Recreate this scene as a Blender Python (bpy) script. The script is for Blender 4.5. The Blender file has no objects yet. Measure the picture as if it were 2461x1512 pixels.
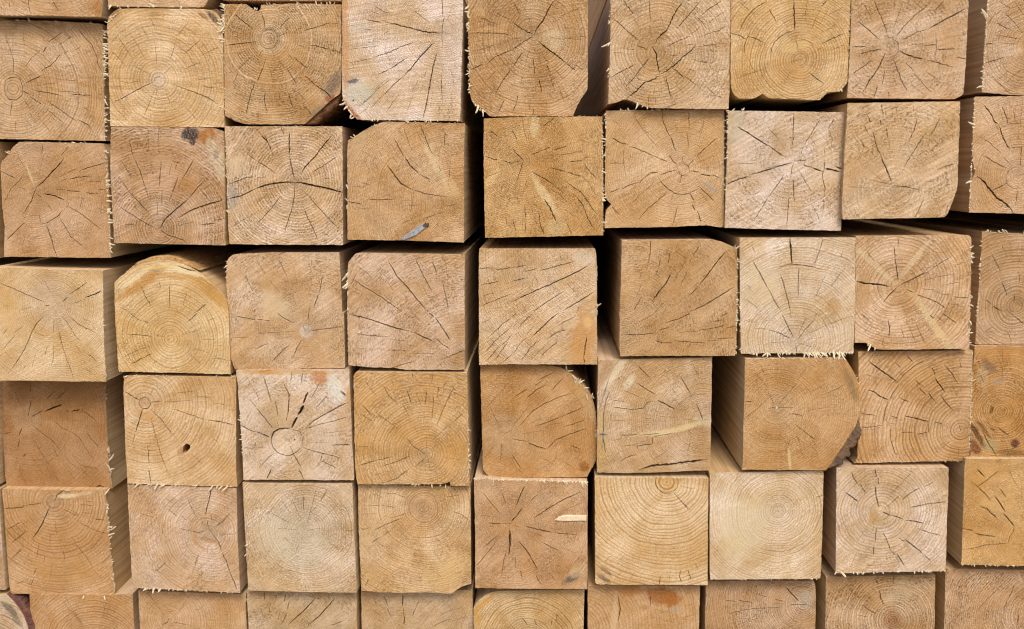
import bpy, math, random
import numpy as np
from mathutils import Vector, Matrix
from mathutils.geometry import delaunay_2d_cdt

scene = bpy.context.scene
COL = scene.collection
R = math.radians

# ------------------------------------------------------------------ camera
PXW, PXH, FPX = 2460.0, 1512.0, 2400.0        # photograph measured on a 2460 px wide grid
YC = Vector((80.0, 351.0, -FPX)).normalized() # direction of the beams in camera axes
XC = (Vector((1, 0, 0)) - YC * YC.x).normalized()
ZC = XC.cross(YC).normalized()
CAM_H = 0.475
DIST = 0.85                                    # camera to the mean face of the stack
cam_data = bpy.data.cameras.new('camera')
cam = bpy.data.objects.new('camera', cam_data)
COL.objects.link(cam)
cam.matrix_world = Matrix.Translation((0, 0, CAM_H)) @ Matrix((XC, YC, ZC)).to_4x4()
cam_data.sensor_width = 36.0
cam_data.lens = FPX / PXW * 36.0
cam_data.clip_start = 0.01
cam_data.clip_end = 400.0
cam_data.dof.use_dof = True
cam_data.dof.focus_distance = 0.87
cam_data.dof.aperture_fstop = 5.6
scene.camera = cam

# ------------------------------------------------------------------ daylight (overcast, from high in front)
SUN_EL, SUN_AZ = R(48), R(12)                  # azimuth measured from straight behind the camera to its right
world = bpy.data.worlds.new('World')
scene.world = world
world.use_nodes = True
wn = world.node_tree
wn.nodes.clear()
sky = wn.nodes.new('ShaderNodeTexSky')
sky.sky_type = 'NISHITA'
sky.sun_disc = False
sky.sun_elevation = SUN_EL
sky.sun_rotation = R(180) - SUN_AZ
sky.air_density = 0.7
sky.dust_density = 4.0
sky.ozone_density = 0.3
bg = wn.nodes.new('ShaderNodeBackground')
bg.inputs['Strength'].default_value = 0.125
wo = wn.nodes.new('ShaderNodeOutputWorld')
wn.links.new(sky.outputs[0], bg.inputs[0])
wn.links.new(bg.outputs[0], wo.inputs[0])
sl = bpy.data.lights.new('sun', 'SUN')
sl.energy = 1.4
sl.angle = R(20)
sl.color = (1.0, 0.95, 0.88)
so = bpy.data.objects.new('sun', sl)
COL.objects.link(so)
sd = Vector((math.sin(SUN_AZ) * math.cos(SUN_EL), -math.cos(SUN_AZ) * math.cos(SUN_EL), math.sin(SUN_EL)))
so.rotation_euler = sd.to_track_quat('Z', 'Y').to_euler()
scene.view_settings.view_transform = 'Standard'
scene.view_settings.look = 'None'
scene.view_settings.gamma = 1.0
scene.view_settings.exposure = 0.70
scene.view_settings.use_curve_mapping = False
try:
    scene.cycles.use_denoising = True
    scene.cycles.filter_width = 1.15
    scene.cycles.max_bounces = 8
    scene.cycles.diffuse_bounces = 4
except Exception:
    pass

# ------------------------------------------------------------------ helpers
CAM = Vector((0, 0, CAM_H))
def at(px, py, y=DIST):
    """A point of the photograph on the upright plane at depth y (metres)."""
    v = Vector((px - PXW / 2, PXH / 2 - py, -FPX))
    w = Vector((v.dot(XC), v.dot(YC), v.dot(ZC)))
    return CAM + w * (y / w.y)

def lin(c):
    out = []
    for k in c:
        k /= 255.0
        out.append(k / 12.92 if k <= 0.04045 else ((k + 0.055) / 1.055) ** 2.4)
    return out
ALB = 0.82
def alb(c, f=1.0):
    l = lin(c)
    return (min(l[0] * ALB * f * 0.915, .9), min(l[1] * ALB * f * 1.06, .9), min(l[2] * ALB * f * 1.24, .9), 1.0)

def alb_patch(c):
    l = lin(c)
    return (l[0] * ALB * .95, l[1] * ALB * 1.06, l[2] * ALB * 1.08, 1.0)

def mesh_obj(name, verts, faces, mats, parent=None, mat_idx=None, smooth=False):
    me = bpy.data.meshes.new(name)
    me.from_pydata([tuple(v) for v in verts], [], faces)
    for m in mats:
        me.materials.append(m)
    if mat_idx is not None:
        me.polygons.foreach_set('material_index', mat_idx)
    if smooth:
        me.polygons.foreach_set('use_smooth', [True] * len(me.polygons))
    me.update()
    o = bpy.data.objects.new(name, me)
    COL.objects.link(o)
    if parent is not None:
        o.parent = parent
    return o

# ------------------------------------------------------------------ node shorthand
class NT:
    def __init__(self, tree):
        self.t = tree
    def n(self, typ, **kw):
        nd = self.t.nodes.new(typ)
        for k, v in kw.items():
            setattr(nd, k, v)
        return nd
    def put(self, sock, v):
        if isinstance(v, bpy.types.NodeSocket):
            self.t.links.new(v, sock)
        elif v is not None:
            sock.default_value = v
    def m(self, op, a, b=None, c=None, clamp=False):
        nd = self.n('ShaderNodeMath', operation=op, use_clamp=clamp)
        for s, v in zip(nd.inputs, (a, b, c)):
            self.put(s, v)
        return nd.outputs[0]
    def v(self, op, a, b=None, out=0):
        nd = self.n('ShaderNodeVectorMath', operation=op)
        self.put(nd.inputs[0], a)
        if b is not None:
            if op == 'SCALE':
                self.put(nd.inputs['Scale'], b)
            else:
                self.put(nd.inputs[1], b)
        return nd.outputs[1] if op in ('LENGTH', 'DOT_PRODUCT') else nd.outputs[0]
    def noise(self, vec=None, scale=1.0, detail=2.0, rough=0.5, dim='3D', w=None, col=False):
        nd = self.n('ShaderNodeTexNoise', noise_dimensions=dim)
        if vec is not None:
            self.put(nd.inputs['Vector'], vec)
        if w is not None:
            self.put(nd.inputs['W'], w)
        nd.inputs['Scale'].default_value = scale
        nd.inputs['Detail'].default_value = detail
        nd.inputs['Roughness'].default_value = rough
        return nd.outputs['Color' if col else 'Fac']
    def ramp(self, v, a, b, lo=0.0, hi=1.0):
        nd = self.n('ShaderNodeMapRange', interpolation_type='SMOOTHSTEP', clamp=True)
        self.put(nd.inputs[0], v)
        self.put(nd.inputs[1], a); self.put(nd.inputs[2], b)
        self.put(nd.inputs[3], lo); self.put(nd.inputs[4], hi)
        return nd.outputs[0]
    def mix(self, f, a, b, blend='MIX'):
        nd = self.n('ShaderNodeMix', data_type='RGBA', blend_type=blend)
        self.put(nd.inputs[0], f); self.put(nd.inputs[6], a); self.put(nd.inputs[7], b)
        return nd.outputs[2]
    def comb(self, x, y, z):
        nd = self.n('ShaderNodeCombineXYZ')
        for s, v in zip(nd.inputs, (x, y, z)):
            self.put(s, v)
        return nd.outputs[0]
    def sep(self, v):
        nd = self.n('ShaderNodeSeparateXYZ')
        self.put(nd.inputs[0], v)
        return nd.outputs

# ------------------------------------------------------------------ end grain node group (millimetres)
def build_grain_group():
    g = bpy.data.node_groups.new('end_grain_pattern', 'ShaderNodeTree')
    it = g.interface
    def inp(name, typ, d):
        s = it.new_socket(name, in_out='INPUT', socket_type=typ)
        s.default_value = d
    inp('Pith', 'NodeSocketVector', (0, 0, 0))
    inp('Seed', 'NodeSocketVector', (0, 0, 0))
    inp('Spacing', 'NodeSocketFloat', 2.0)
    inp('RingStr', 'NodeSocketFloat', 0.6)
    inp('Base', 'NodeSocketColor', (0.4, 0.25, 0.12, 1))
    inp('Heart', 'NodeSocketColor', (0.4, 0.25, 0.12, 1))
    inp('HeartR', 'NodeSocketFloat', 20.0)
    inp('HeartStr', 'NodeSocketFloat', 0.3)
    inp('Fleck', 'NodeSocketFloat', 0.5)
    inp('Saw', 'NodeSocketFloat', 0.5)
    inp('SawAngle', 'NodeSocketFloat', 0.7)
    it.new_socket('Color', in_out='OUTPUT', socket_type='NodeSocketColor')
    it.new_socket('Height', in_out='OUTPUT', socket_type='NodeSocketFloat')
    it.new_socket('P', in_out='OUTPUT', socket_type='NodeSocketVector')
    N = NT(g)
    gi = N.n('NodeGroupInput').outputs
    go = N.n('NodeGroupOutput')
    tc = N.n('ShaderNodeTexCoord').outputs['Object']
    P = N.v('MULTIPLY', tc, (1000, 20, 1000))
    PS = N.v('ADD', P, gi['Seed'])
    q = N.v('SUBTRACT', P, gi['Pith'])
    w1 = N.v('SCALE', N.v('SUBTRACT', N.noise(PS, 0.035, 2, col=True), (0.5, 0.5, 0.5)), 7.0)
    w2 = N.v('SCALE', N.v('SUBTRACT', N.noise(PS, 0.35, 2, col=True), (0.5, 0.5, 0.5)), 0.8)
    rad0 = N.v('LENGTH', q)
    fall = N.ramp(rad0, 0.0, 18.0, 0.15, 1.0)
    qw = N.v('ADD', N.v('ADD', q, N.v('SCALE', w1, fall)), w2)
    sx, sy, sz = N.sep(qw)[:3]
    q2 = N.comb(sx, 0.0, sz)
    r = N.v('LENGTH', q2)
    dirv = N.v('NORMALIZE', q2)
    # uneven ring widths
    jit = N.noise(dim='1D', w=N.m('ADD', N.m('MULTIPLY', r, 0.16), N.m('MULTIPLY', N.sep(gi['Seed'])[0], 0.37)), scale=1.0, detail=2)
    u = N.m('ADD', N.m('DIVIDE', r, gi['Spacing']), N.m('MULTIPLY', jit, 1.3))
    fr = N.m('FRACT', u)
    fl = N.m('FLOOR', u)
    wn_ = N.n('ShaderNodeTexWhiteNoise', noise_dimensions='1D')
    N.put(wn_.inputs['W'], fl)
    ringamp = N.ramp(wn_.outputs['Value'], 0, 1, 0.45, 1.0)
    up = N.ramp(fr, 0.30, 0.86)
    dn = N.ramp(fr, 0.90, 1.0, 1.0, 0.0)
    late = N.m('MULTIPLY', N.m('MULTIPLY', up, dn), ringamp)
    patch = N.ramp(N.noise(PS, 0.05, 3), 0.32, 0.56, 0.6, 1.0)
    lateP = N.m('MULTIPLY', late, patch)
    # rays: fine radial streaks
    ray = N.noise(N.v('ADD', N.v('MULTIPLY', dirv, (46, 46, 46)), N.comb(0.0, N.m('MULTIPLY', r, 0.05), 0.0)), 1.0, 2)
    # pits torn between the rings
    pol = N.v('ADD', N.v('MULTIPLY', dirv, (24, 24, 24)), N.comb(0.0, N.m('MULTIPLY', u, 2.2), 0.0))
    pit = N.ramp(N.noise(pol, 1.0, 4, 0.7), 0.50, 0.62)
    pitpatch = N.ramp(N.noise(N.v('ADD', PS, (91, 0, 17)), 0.05, 3), 0.36, 0.60)
    mid = N.noise(PS, 0.42, 3, 0.7)
    fine = N.noise(PS, 1.1, 3, 0.65)
    grit = N.ramp(N.noise(PS, 1.9, 2, 0.7), 0.57, 0.72)
    pits = N.m('MULTIPLY', N.m('MULTIPLY', N.m('MULTIPLY', pit, pitpatch), gi['Fleck']), N.ramp(late, 0.1, 0.7, 1.0, 0.35))
    # saw marks across the cut
    ca, sa = N.m('COSINE', gi['SawAngle']), N.m('SINE', gi['SawAngle'])
    px, py, pz = N.sep(PS)[:3]
    s = N.m('ADD', N.m('MULTIPLY', px, sa), N.m('MULTIPLY', pz, ca))
    t = N.m('SUBTRACT', N.m('MULTIPLY', px, ca), N.m('MULTIPLY', pz, sa))
    s = N.m('ADD', s, N.m('MULTIPLY', N.m('MULTIPLY', t, t), 0.0016))
    sawv = N.comb(s, N.m('MULTIPLY', t, 0.03), 0.0)
    saw1 = N.ramp(N.noise(sawv, 0.20, 3, 0.6), 0.42, 0.60)
    saw2 = N.noise(sawv, 0.75, 2, 0.6)
    sawpatch = N.ramp(N.noise(N.v('ADD', PS, (33, 0, 57)), 0.03, 1), 0.36, 0.56)
    saw = N.m('MULTIPLY', N.m('MULTIPLY', saw1, sawpatch), gi['Saw'])
    # colour
    blot = N.ramp(N.noise(N.v('ADD', PS, (7, 0, 71)), 0.026, 3, 0.55), 0.36, 0.64)
    base = gi['Base']
    c = N.mix(blot, N.mix(1.0, base, (0.91, 0.82, 0.67, 1), 'MULTIPLY'), N.mix(1.0, base, (1.07, 1.09, 1.17, 1), 'MULTIPLY'))
    hr = N.ramp(N.m('DIVIDE', r, gi['HeartR']), 0.75, 1.15, 1.0, 0.0)
    c = N.mix(N.m('MULTIPLY', hr, gi['HeartStr']), c, gi['Heart'])
    c = N.mix(saw, c, N.mix(1.0, c, (1.21, 1.27, 1.42, 1), 'MULTIPLY'))
    c0 = c
    lightw0 = N.ramp(gi['Fleck'], 0.66, 0.74, 1.0, 0.0)
    c = N.mix(N.m('MULTIPLY', N.m('MULTIPLY', lightw0, lateP), gi['RingStr']), N.mix(1.0, c, (1.16, 1.18, 1.22, 1), 'MULTIPLY'), N.mix(1.0, c, (0.56, 0.46, 0.35, 1), 'MULTIPLY'))
    lightw = N.ramp(gi['Fleck'], 0.66, 0.74)
    c = N.mix(lightw, c, N.mix(lateP, N.mix(1.0, c0, (0.90, 0.83, 0.74, 1), 'MULTIPLY'), N.mix(1.0, c0, (1.22, 1.24, 1.31, 1), 'MULTIPLY')))
    c = N.mix(N.ramp(mid, 0.32, 0.68), N.mix(1.0, c, (0.91, 0.88, 0.85, 1), 'MULTIPLY'), N.mix(1.0, c, (1.08, 1.085, 1.09, 1), 'MULTIPLY'))
    sec = N.ramp(N.noise(N.v('ADD', N.v('ADD', N.v('MULTIPLY', dirv, (2.0, 2.0, 2.0)), gi['Seed']), N.comb(0.0, N.m('MULTIPLY', r, 0.02), 0.0)), 1.0, 2), 0.36, 0.64)
    c = N.mix(sec, N.mix(1.0, c, (0.96, 0.93, 0.88, 1), 'MULTIPLY'), N.mix(1.0, c, (1.04, 1.05, 1.07, 1), 'MULTIPLY'))
    c = N.mix(N.m('MULTIPLY', N.ramp(ray, 0.35, 0.65), 0.32), c, N.mix(1.0, c, (0.84, 0.81, 0.77, 1), 'MULTIPLY'))
    c = N.mix(pits, c, N.mix(1.0, c, (0.46, 0.34, 0.22, 1), 'MULTIPLY'))
    c = N.mix(N.ramp(fine, 0.36, 0.66), N.mix(1.0, c, (0.84, 0.80, 0.75, 1), 'MULTIPLY'), N.mix(1.0, c, (1.10, 1.11, 1.12, 1), 'MULTIPLY'))
    c = N.mix(N.m('MULTIPLY', grit, 0.35), c, N.mix(1.0, c, (1.32, 1.36, 1.45, 1), 'MULTIPLY'))
    h = N.m('ADD', N.m('MULTIPLY', lateP, 0.30), N.m('MULTIPLY', fine, 0.9))
    h = N.m('ADD', h, N.m('MULTIPLY', saw2, N.m('MULTIPLY', gi['Saw'], 0.9)))
    h = N.m('SUBTRACT', h, N.m('MULTIPLY', pits, 1.0))
    N.put(go.inputs['Color'], c)
    N.put(go.inputs['Height'], h)
    N.put(go.inputs['P'], P)
    return g
GRAIN = build_grain_group()

def grain_material(name, pith, seed, spacing, ring, base, heart, heart_r, heart_s, fleck, saw, ang, patches):
    m = bpy.data.materials.new(name)
    m.use_nodes = True
    t = m.node_tree
    t.nodes.clear()
    N = NT(t)
    gr = N.n('ShaderNodeGroup', node_tree=GRAIN)
    I = gr.inputs
    I['Pith'].default_value = (pith[0], 0, pith[1])
    I['Seed'].default_value = (seed * 37.3, 0, seed * 91.7 + 11)
    I['Spacing'].default_value = spacing * 1.12
    I['RingStr'].default_value = min(1.0, 0.12 + ring)
    I['Base'].default_value = base
    I['Heart'].default_value = heart
    I['HeartR'].default_value = heart_r
    I['HeartStr'].default_value = heart_s
    I['Fleck'].default_value = fleck
    I['Saw'].default_value = min(1.0, saw * 1.3)
    I['SawAngle'].default_value = ang
    c = gr.outputs['Color']
    if patches:
        P = gr.outputs['P']
        wob = N.v('SCALE', N.v('SUBTRACT', N.noise(P, 0.16, 4, 0.65, col=True), (0.5, 0.5, 0.5)), 1.4)
        wob = N.v('MULTIPLY', wob, (1, 0, 1))
        tex = N.noise(P, 0.7, 4, 0.7)
        for (x, z, rx, rz, a, colr, op) in patches:
            v = N.v('SUBTRACT', P, (x, 0, z))
            vr = N.n('ShaderNodeVectorRotate', rotation_type='Y_AXIS')
            N.put(vr.inputs['Vector'], v)
            vr.inputs['Angle'].default_value = -R(a)
            v = N.v('MULTIPLY', vr.outputs[0], (1 / rx, 0, 1 / rz))
            v = N.v('ADD', v, wob)
            f = N.ramp(N.v('LENGTH', v), 0.6, 1.25, min(1.0, op * 1.15), 0.0)
            f = N.m('MULTIPLY', f, N.ramp(tex, 0.34, 0.58, 0.5, 1.0))
            c = N.mix(f, c, colr)
    b = N.n('ShaderNodeBump')
    b.inputs['Strength'].default_value = 0.75
    b.inputs['Distance'].default_value = 0.0008
    N.put(b.inputs['Height'], gr.outputs['Height'])
    p = N.n('ShaderNodeBsdfPrincipled')
    p.inputs['Roughness'].default_value = 0.82
    p.inputs['Specular IOR Level'].default_value = 0.18
    N.put(p.inputs['Base Color'], c)
    N.put(p.inputs['Normal'], b.outputs[0])
    o = N.n('ShaderNodeOutputMaterial')
    N.put(o.inputs[0], p.outputs[0])
    return m

def plain_material(name, fn, rough=0.85, bump=0.5, dist=0.0006):
    m = bpy.data.materials.new(name)
    m.use_nodes = True
    t = m.node_tree
    t.nodes.clear()
    N = NT(t)
    c, h = fn(N)
    b = N.n('ShaderNodeBump')
    b.inputs['Strength'].default_value = bump
    b.inputs['Distance'].default_value = dist
    N.put(b.inputs['Height'], h)
    p = N.n('ShaderNodeBsdfPrincipled')
    p.inputs['Roughness'].default_value = rough
    p.inputs['Specular IOR Level'].default_value = 0.2
    N.put(p.inputs['Base Color'], c)
    N.put(p.inputs['Normal'], b.outputs[0])
    o = N.n('ShaderNodeOutputMaterial')
    N.put(o.inputs[0], p.outputs[0])
    return m

def side_fn(base):
    def fn(N):
        tc = N.n('ShaderNodeTexCoord').outputs['Object']
        g = N.v('MULTIPLY', tc, (900, 14, 900))
        a = N.noise(g, 0.35, 4, 0.6)
        s = N.noise(N.v('MULTIPLY', tc, (120, 420, 120)), 1.0, 2)
        c = N.mix(N.ramp(a, 0.34, 0.66), N.mix(1.0, alb(base, 0.80), (1.0, 0.93, 0.82, 1), 'MULTIPLY'), alb(base, 1.10))
        c = N.mix(N.m('MULTIPLY', N.ramp(s, 0.4, 0.65), 0.25), c, N.mix(1.0, c, (0.86, 0.80, 0.72, 1), 'MULTIPLY'))
        return c, N.m('ADD', a, N.m('MULTIPLY', s, 0.7))
    return fn

def fibre_fn(base):
    def fn(N):
        tc = N.n('ShaderNodeTexCoord').outputs['Object']
        a = N.noise(tc, 900, 2)
        return N.mix(N.ramp(a, 0.3, 0.7), alb(base, 0.9), alb(base, 1.15)), a
    return fn

def bark_fn(c1, c2, c3):
    def fn(N):
        tc = N.n('ShaderNodeTexCoord').outputs['Object']
        a = N.noise(N.v('MULTIPLY', tc, (1, 0.35, 1)), 160, 5, 0.65)
        b = N.noise(N.v('MULTIPLY', tc, (1, 0.2, 1)), 420, 3, 0.6)
        c = N.mix(N.ramp(a, 0.35, 0.62), alb(c1), alb(c2))
        c = N.mix(N.ramp(b, 0.55, 0.75), c, alb(c3))
        return c, N.m('ADD', a, b)
    return fn

SIDES = [plain_material('sawn_side_pale', side_fn((222, 184, 136)), 0.85, 0.4),
         plain_material('sawn_side_warm', side_fn((216, 172, 120)), 0.85, 0.4),
         plain_material('sawn_side_pink', side_fn((220, 180, 140)), 0.85, 0.4)]
FIBRE = plain_material('torn_fibre', fibre_fn((228, 198, 154)), 0.8, 0.2)
FIBRE_T = plain_material('torn_fibre_tan', fibre_fn((222, 186, 142)), 0.8, 0.2)
BARK = plain_material('bark_brown', bark_fn((92, 56, 32), (132, 88, 52), (60, 38, 26)), 0.9, 0.9, 0.002)
BARK_G = plain_material('bark_grey', bark_fn((86, 70, 58), (128, 92, 58), (56, 48, 46)), 0.9, 0.5, 0.0008)
BARK_T = plain_material('inner_bark_tan', bark_fn((206, 160, 100), (190, 138, 82), (140, 98, 62)), 0.9, 0.9, 0.002)
BARK_R = plain_material('bark_red', bark_fn((128, 84, 66), (104, 64, 54), (78, 56, 48)), 0.9, 0.9, 0.002)
KNOT_G = plain_material('knot_grey', bark_fn((176, 166, 152), (150, 140, 130), (104, 92, 88)), 0.8, 0.5, 0.001)
KNOT_P = plain_material('knot_pale', bark_fn((236, 206, 162), (226, 188, 146), (196, 150, 110)), 0.8, 0.5, 0.001)
KNOT_D = plain_material('knot_dark', bark_fn((92, 76, 62), (70, 58, 50), (48, 40, 36)), 0.8, 0.5, 0.001)

# ------------------------------------------------------------------ the beams
# key: outline of the cut face | proud of the mean face (mm) | colour | pith | ring spacing mm | ring strength | label
BEAMS = {}
def B(key, outline, p, colr, pith, sp, rs, label, heart=None, hr=18, hs=0.0, fleck=0.5, saw=0.6, ang=38, patches=()):  # tinted ellipses: staining, wood tones and, on some beams, painted shade
    pts = [tuple(float(k) for k in q.split(',')) for q in outline.split()]
    BEAMS[key] = dict(o=pts, p=p, c=colr, pith=pith, sp=sp, rs=rs, label=label, heart=heart or colr, hr=hr, hs=hs,
                      fleck=fleck, saw=saw, ang=ang, patches=patches)

B('0a', '-35,-235 248,-232 246,0 243,41 120,38 0,37 -35,36', 6, (196,154,108), (120,-120), 2.0, .5,
  'cropped orange-flecked beam end above the beam with the oval grey heart ring', patches=((235,20,14,18,0,(170,108,50),.6),))
B('0b', '254,-250 525,-250 520,-30 503,-2 490,18 425,18 260,15 255,-20', 2, (200,158,112), (380,-120), 2.0, .5,
  'cropped beam end with torn pale fibres hanging over the smooth golden beam')
B('0c', '533,-260 815,-262 818,2 536,1', -6, (186,142,98), (670,-120), 2.0, .5,
  'sliver of a beam end above the beam with the white fringe and broken bark corner')

B('1a', '-30,49 0,49 110,50 175,53 246,58 250,175 252,325 254,339 0,334 -30,333', -7, (197,157,112), (31,213), 2.0, .65,
  'beam end with an oval grey split ring round its heart and a ragged fibrous edge', (202,160,112), 16, .5, .45, .4,
  patches=((238,40,10,12,0,(160,110,60),.3),(60,55,40,7,0,(140,108,74),.4),(110,58,14,5,0,(140,108,74),.4)))  # last two are painted shade under the overhanging beam above
B('1b', '257,62 262,40 275,26 290,21 400,21 501,22 520,30 532,50 536,95 538,275 539,306 265,304 260,125', 3, (205,165,114), (381,192), 2.3, .5,
  'smooth golden beam end with tiny white pith and a dark-stained top corner', (205,176,146), 7, .7, .35, .7,
  patches=((512,42,24,7,48,(96,76,62),.85),(487,38,16,5,38,(150,96,58),.75),(276,32,12,9,-30,(128,96,66),.6),(370,34,14,6,0,(140,104,70),.4)))
B('1c', '538,10 592,10 604,22 620,28 626,22 627,12 700,9 820,11 820.5,175 818,225 795,240 777,258 752,280 732,299 587,299 562,290 540,278 538,100', 2, (199,160,112), (646,94), 1.7, .8,
  'beam end with a notched top, white fringe and dark bark at one corner', (206,176,138), 14, .6, .8, .5,
  patches=((800,205,16,38,28,(96,88,84),.55),(760,268,26,10,-42,(120,100,78),.45),(735,185,28,16,40,(176,118,58),.45),(792,237,14,8,-30,(140,76,40),.8)))
B('1d', '822,-3 822,220 823,240 837,267 857,288 1105,291 1111,75 1112,-3', 5, (211,179,144), (1064,80), 1.4, .45,
  'pink-toned beam end with a blue-black smudge and a rounded brown lower corner', None, 18, 0, .35, .9, 52,
  patches=((829,90,9,150,0,(200,140,86),.65),(848,196,15,5,-10,(76,76,98),.95),(866,225,40,26,-20,(196,184,160),.6),(849,242,2.6,3,0,(66,62,66),.95),(876,243,2.2,2,0,(66,62,66),.9),(842,266,34,8,48,(160,92,46),.85),(864,66,20,10,0,(186,170,150),.5),(900,30,40,24,0,(176,136,104),.35)))
B('1e', '1124,-8 1126,100 1128,232 1140,255 1160,262 1175,280 1377,279 1392,243 1412,215 1412.5,-8', -5, (190,148,100), (1283,86), 2.0, .7,
  'tan beam end with long splits meeting at a central pith beside a shaggy fringe', None, 18, 0, .6, .5,
  patches=((1330,95,30,26,0,(214,184,144),.5),(1375,70,14,60,0,(190,138,78),.35)))
B('1f', '1466,-22 1467,50 1464,175 1461,250 1480,247 1502,238 1530,248 1557,260 1751,263 1754,100 1755,-22', 6, (199,161,116), (1575,124), 2.2, .6,
  'beam end crossed by one long jagged diagonal crack above a gouged bottom edge', None, 18, 0, .6, .5)
B('1g', '1756,-40 1755,212 1763,227 1775,237 1812,238 1832,226 1846,236 1970,241 1988,221 2015,222 2036,199 2045,-40', 3, (208,167,112), (1922,142), 1.9, .75,
  'orange-yellow beam end with a big swirling heart and a chipped bottom edge', (204,156,96), 19, .8, .45, .4,
  patches=((1910,112,42,12,-15,(224,184,124),.6),(1905,170,30,14,20,(196,146,92),.5)))
B('1h', '2046,-45 2044,70 2038,200 2035,236 2295,239 2315,227 2322,125 2329,-45', 4, (200,162,120), (2135,110), 2.5, .75,
  'beam end with a pale round heart and straight dark cracks radiating like spokes', (206,168,124), 9, .6, .7, .6,
  patches=((2285,110,24,100,0,(190,142,92),.4),))
B('1i', '2376,-45 2367,67 2362,150 2359,222 2460,230 2640,232 2660,-45', -2, (193,154,112), (2475,110), 1.8, .55,
  'cropped beam end with a cracked pale side face and long loose splinters')

B('2a', '45,341 248,345 258,372 264,500 266,620 10,617 11,540 5,490 1,396 12,382 28,357', -3, (190,147,102), (83,462), 1.4, .4,
  'dull tan beam end with a clipped top corner, many short cracks and fibrous edge', None, 18, 0, .4, .4,
  patches=((72,420,3,26,-18,(224,190,146),.6),(85,355,40,10,0,(150,116,84),.4)))  # last one is shade from the beam above, painted along the top
B('2b', '266,306 400,306 520,308 537,318 539,376 541,590 456,588 275,584 269,500 265,400', 6, (201,163,124), (384,550), 2.0, .85,
  'beam end with fanned cracks and a black-brown patch near its top edge', None, 18, 0, .85, .7,
  patches=((457,323,23,17,0,(48,42,44),1.0),(462,340,9,10,0,(66,54,50),.9),(496,328,24,17,-30,(172,104,42),.9),(455,448,26,17,35,(176,120,62),.55),(395,400,90,70,0,(186,132,80),.35),(522,385,16,60,-18,(220,194,156),.5),(520,370,8,14,10,(110,100,98),.4)))
B('2c', '540,304 683,304 822,304 823,376 824,589 615,588 551,587 545,470 543,376', 3, (212,178,138), (708,436), 2.1, .85,
  'pinkish beam end split right across by a wide curved crack through its heart', (214,180,142), 14, .5, .85, .6,
  patches=((556,478,16,34,10,(150,142,134),.45),(575,400,24,30,0,(222,190,152),.4)))
B('2d', '835,338 862,322 895,302 922,292 1117,297 1114,376 1114,583 960,578 835,576 834,376', 4, (193,150,101), (1097,488), 1.4, .45,
  'tan beam end with a sloping top corner and a grey knot sliver at its base', None, 12, 0, .4, .5,
  patches=((1046,392,11,62,-28,(220,186,142),.55),(1085,450,14,30,-35,(222,180,130),.5),(865,335,16,30,40,(200,166,124),.5),(992,562,42,9,-32,(150,104,66),.45)))
B('2e', '1162,285 1262,281 1447,280 1449,376 1449,566 1165,572 1162,400', 1, (195,149,92), (1258,385), 1.5, .5,
  'golden beam end with pale streaky knot grain fanning toward its bottom edge', None, 18, 0, .6, .4, 60,
  patches=((1285,300,12,28,8,(226,194,148),.55),(1308,468,11,60,-32,(224,192,144),.6),(1336,548,26,22,0,(220,186,134),.45),(1180,430,10,26,35,(224,184,130),.6),(1258,385,22,18,0,(168,116,66),.35)))
B('2f', '1456,266 1740,263 1740,376 1739,546 1723,546 1700,541 1600,546 1452,548 1455,506 1469,491 1453,476 1454,376', -1, (199,157,108), (1639,405), 1.6, .4,
  'tan beam end with a dark crescent ring crack under its heart and nicked edge', (204,160,116), 13, .8, .3, .5,
  patches=((1705,450,26,3.5,36,(150,146,146),.8),(1700,405,3,9,10,(120,100,76),.5),(1490,280,40,14,0,(170,132,96),.4)))  # last one paints the upper beam's shadow into this top corner
B('2g', '1750,266 2032,270 2030,376 2020,555 1845,551 1741,548 1744,450 1747,376', 4, (212,181,146), (2146,388), 3.2, .8,
  'pale pinkish-grey beam end with wide rings and long cracks reaching its edges', None, 18, 0, .7, .8,
  patches=((1770,300,24,50,0,(190,172,144),.5),(1980,410,40,60,0,(214,172,124),.4)))
BEAMS['2g']['pith'] = (1907, 390)
B('2h', '2036,248 2307,244 2303,376 2301,451 2280,508 2270,523 2025,527 2022,500 2029,376', 11, (205,168,123), (2145,455), 2.7, .7,
  'beam end with a slanted lower corner, few cracks and coarse arched rings', None, 18, 0, .7, .8)
B('2i', '2342,233 2460,231 2640,230 2635,516 2460,514 2328,511 2330,440 2343,418 2335,376 2338,300', 0, (199,157,112), (2447,422), 1.6, .5,
  'beam end split by a thick jagged diagonal crack below a small round heart', (206,166,124), 13, .6, .4, .4)

B('3a', '-25,642 0,643 100,647 247,650 248,750 250,830 255,917 120,916 0,914 -25,913', 9, (206,168,118), (134,737), 1.5, .4,
  'yellowish beam end with a pinkish heart, overhanging the shaded beam below it', (200,168,134), 22, .6, .2, .4,
  patches=((110,690,40,30,-30,(182,144,110),.4),(15,740,30,60,0,(206,152,78),.35)))
B('3b', '275,678 300,656 337,635 375,625 410,625 450,638 472,651 500,671 527,696 545,721 549,752 554,900 425,896 285,893 280,820 276,751', 3, (210,171,116), (410,814), 2.2, .55,
  'yellow beam end with a rounded log-shaped top and orange growth band', (210,164,106), 12, .6, .3, .5,
  patches=((335,685,62,13,-33,(184,122,46),.7),(420,664,50,9,4,(190,130,54),.5),(510,705,60,14,42,(190,132,54),.6),(330,665,52,6,-34,(232,206,164),.6),(440,650,70,6,16,(236,210,166),.7),(375,648,10,5,0,(132,112,92),.5),(390,642,60,5,-6,(226,186,120),.6)))
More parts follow.
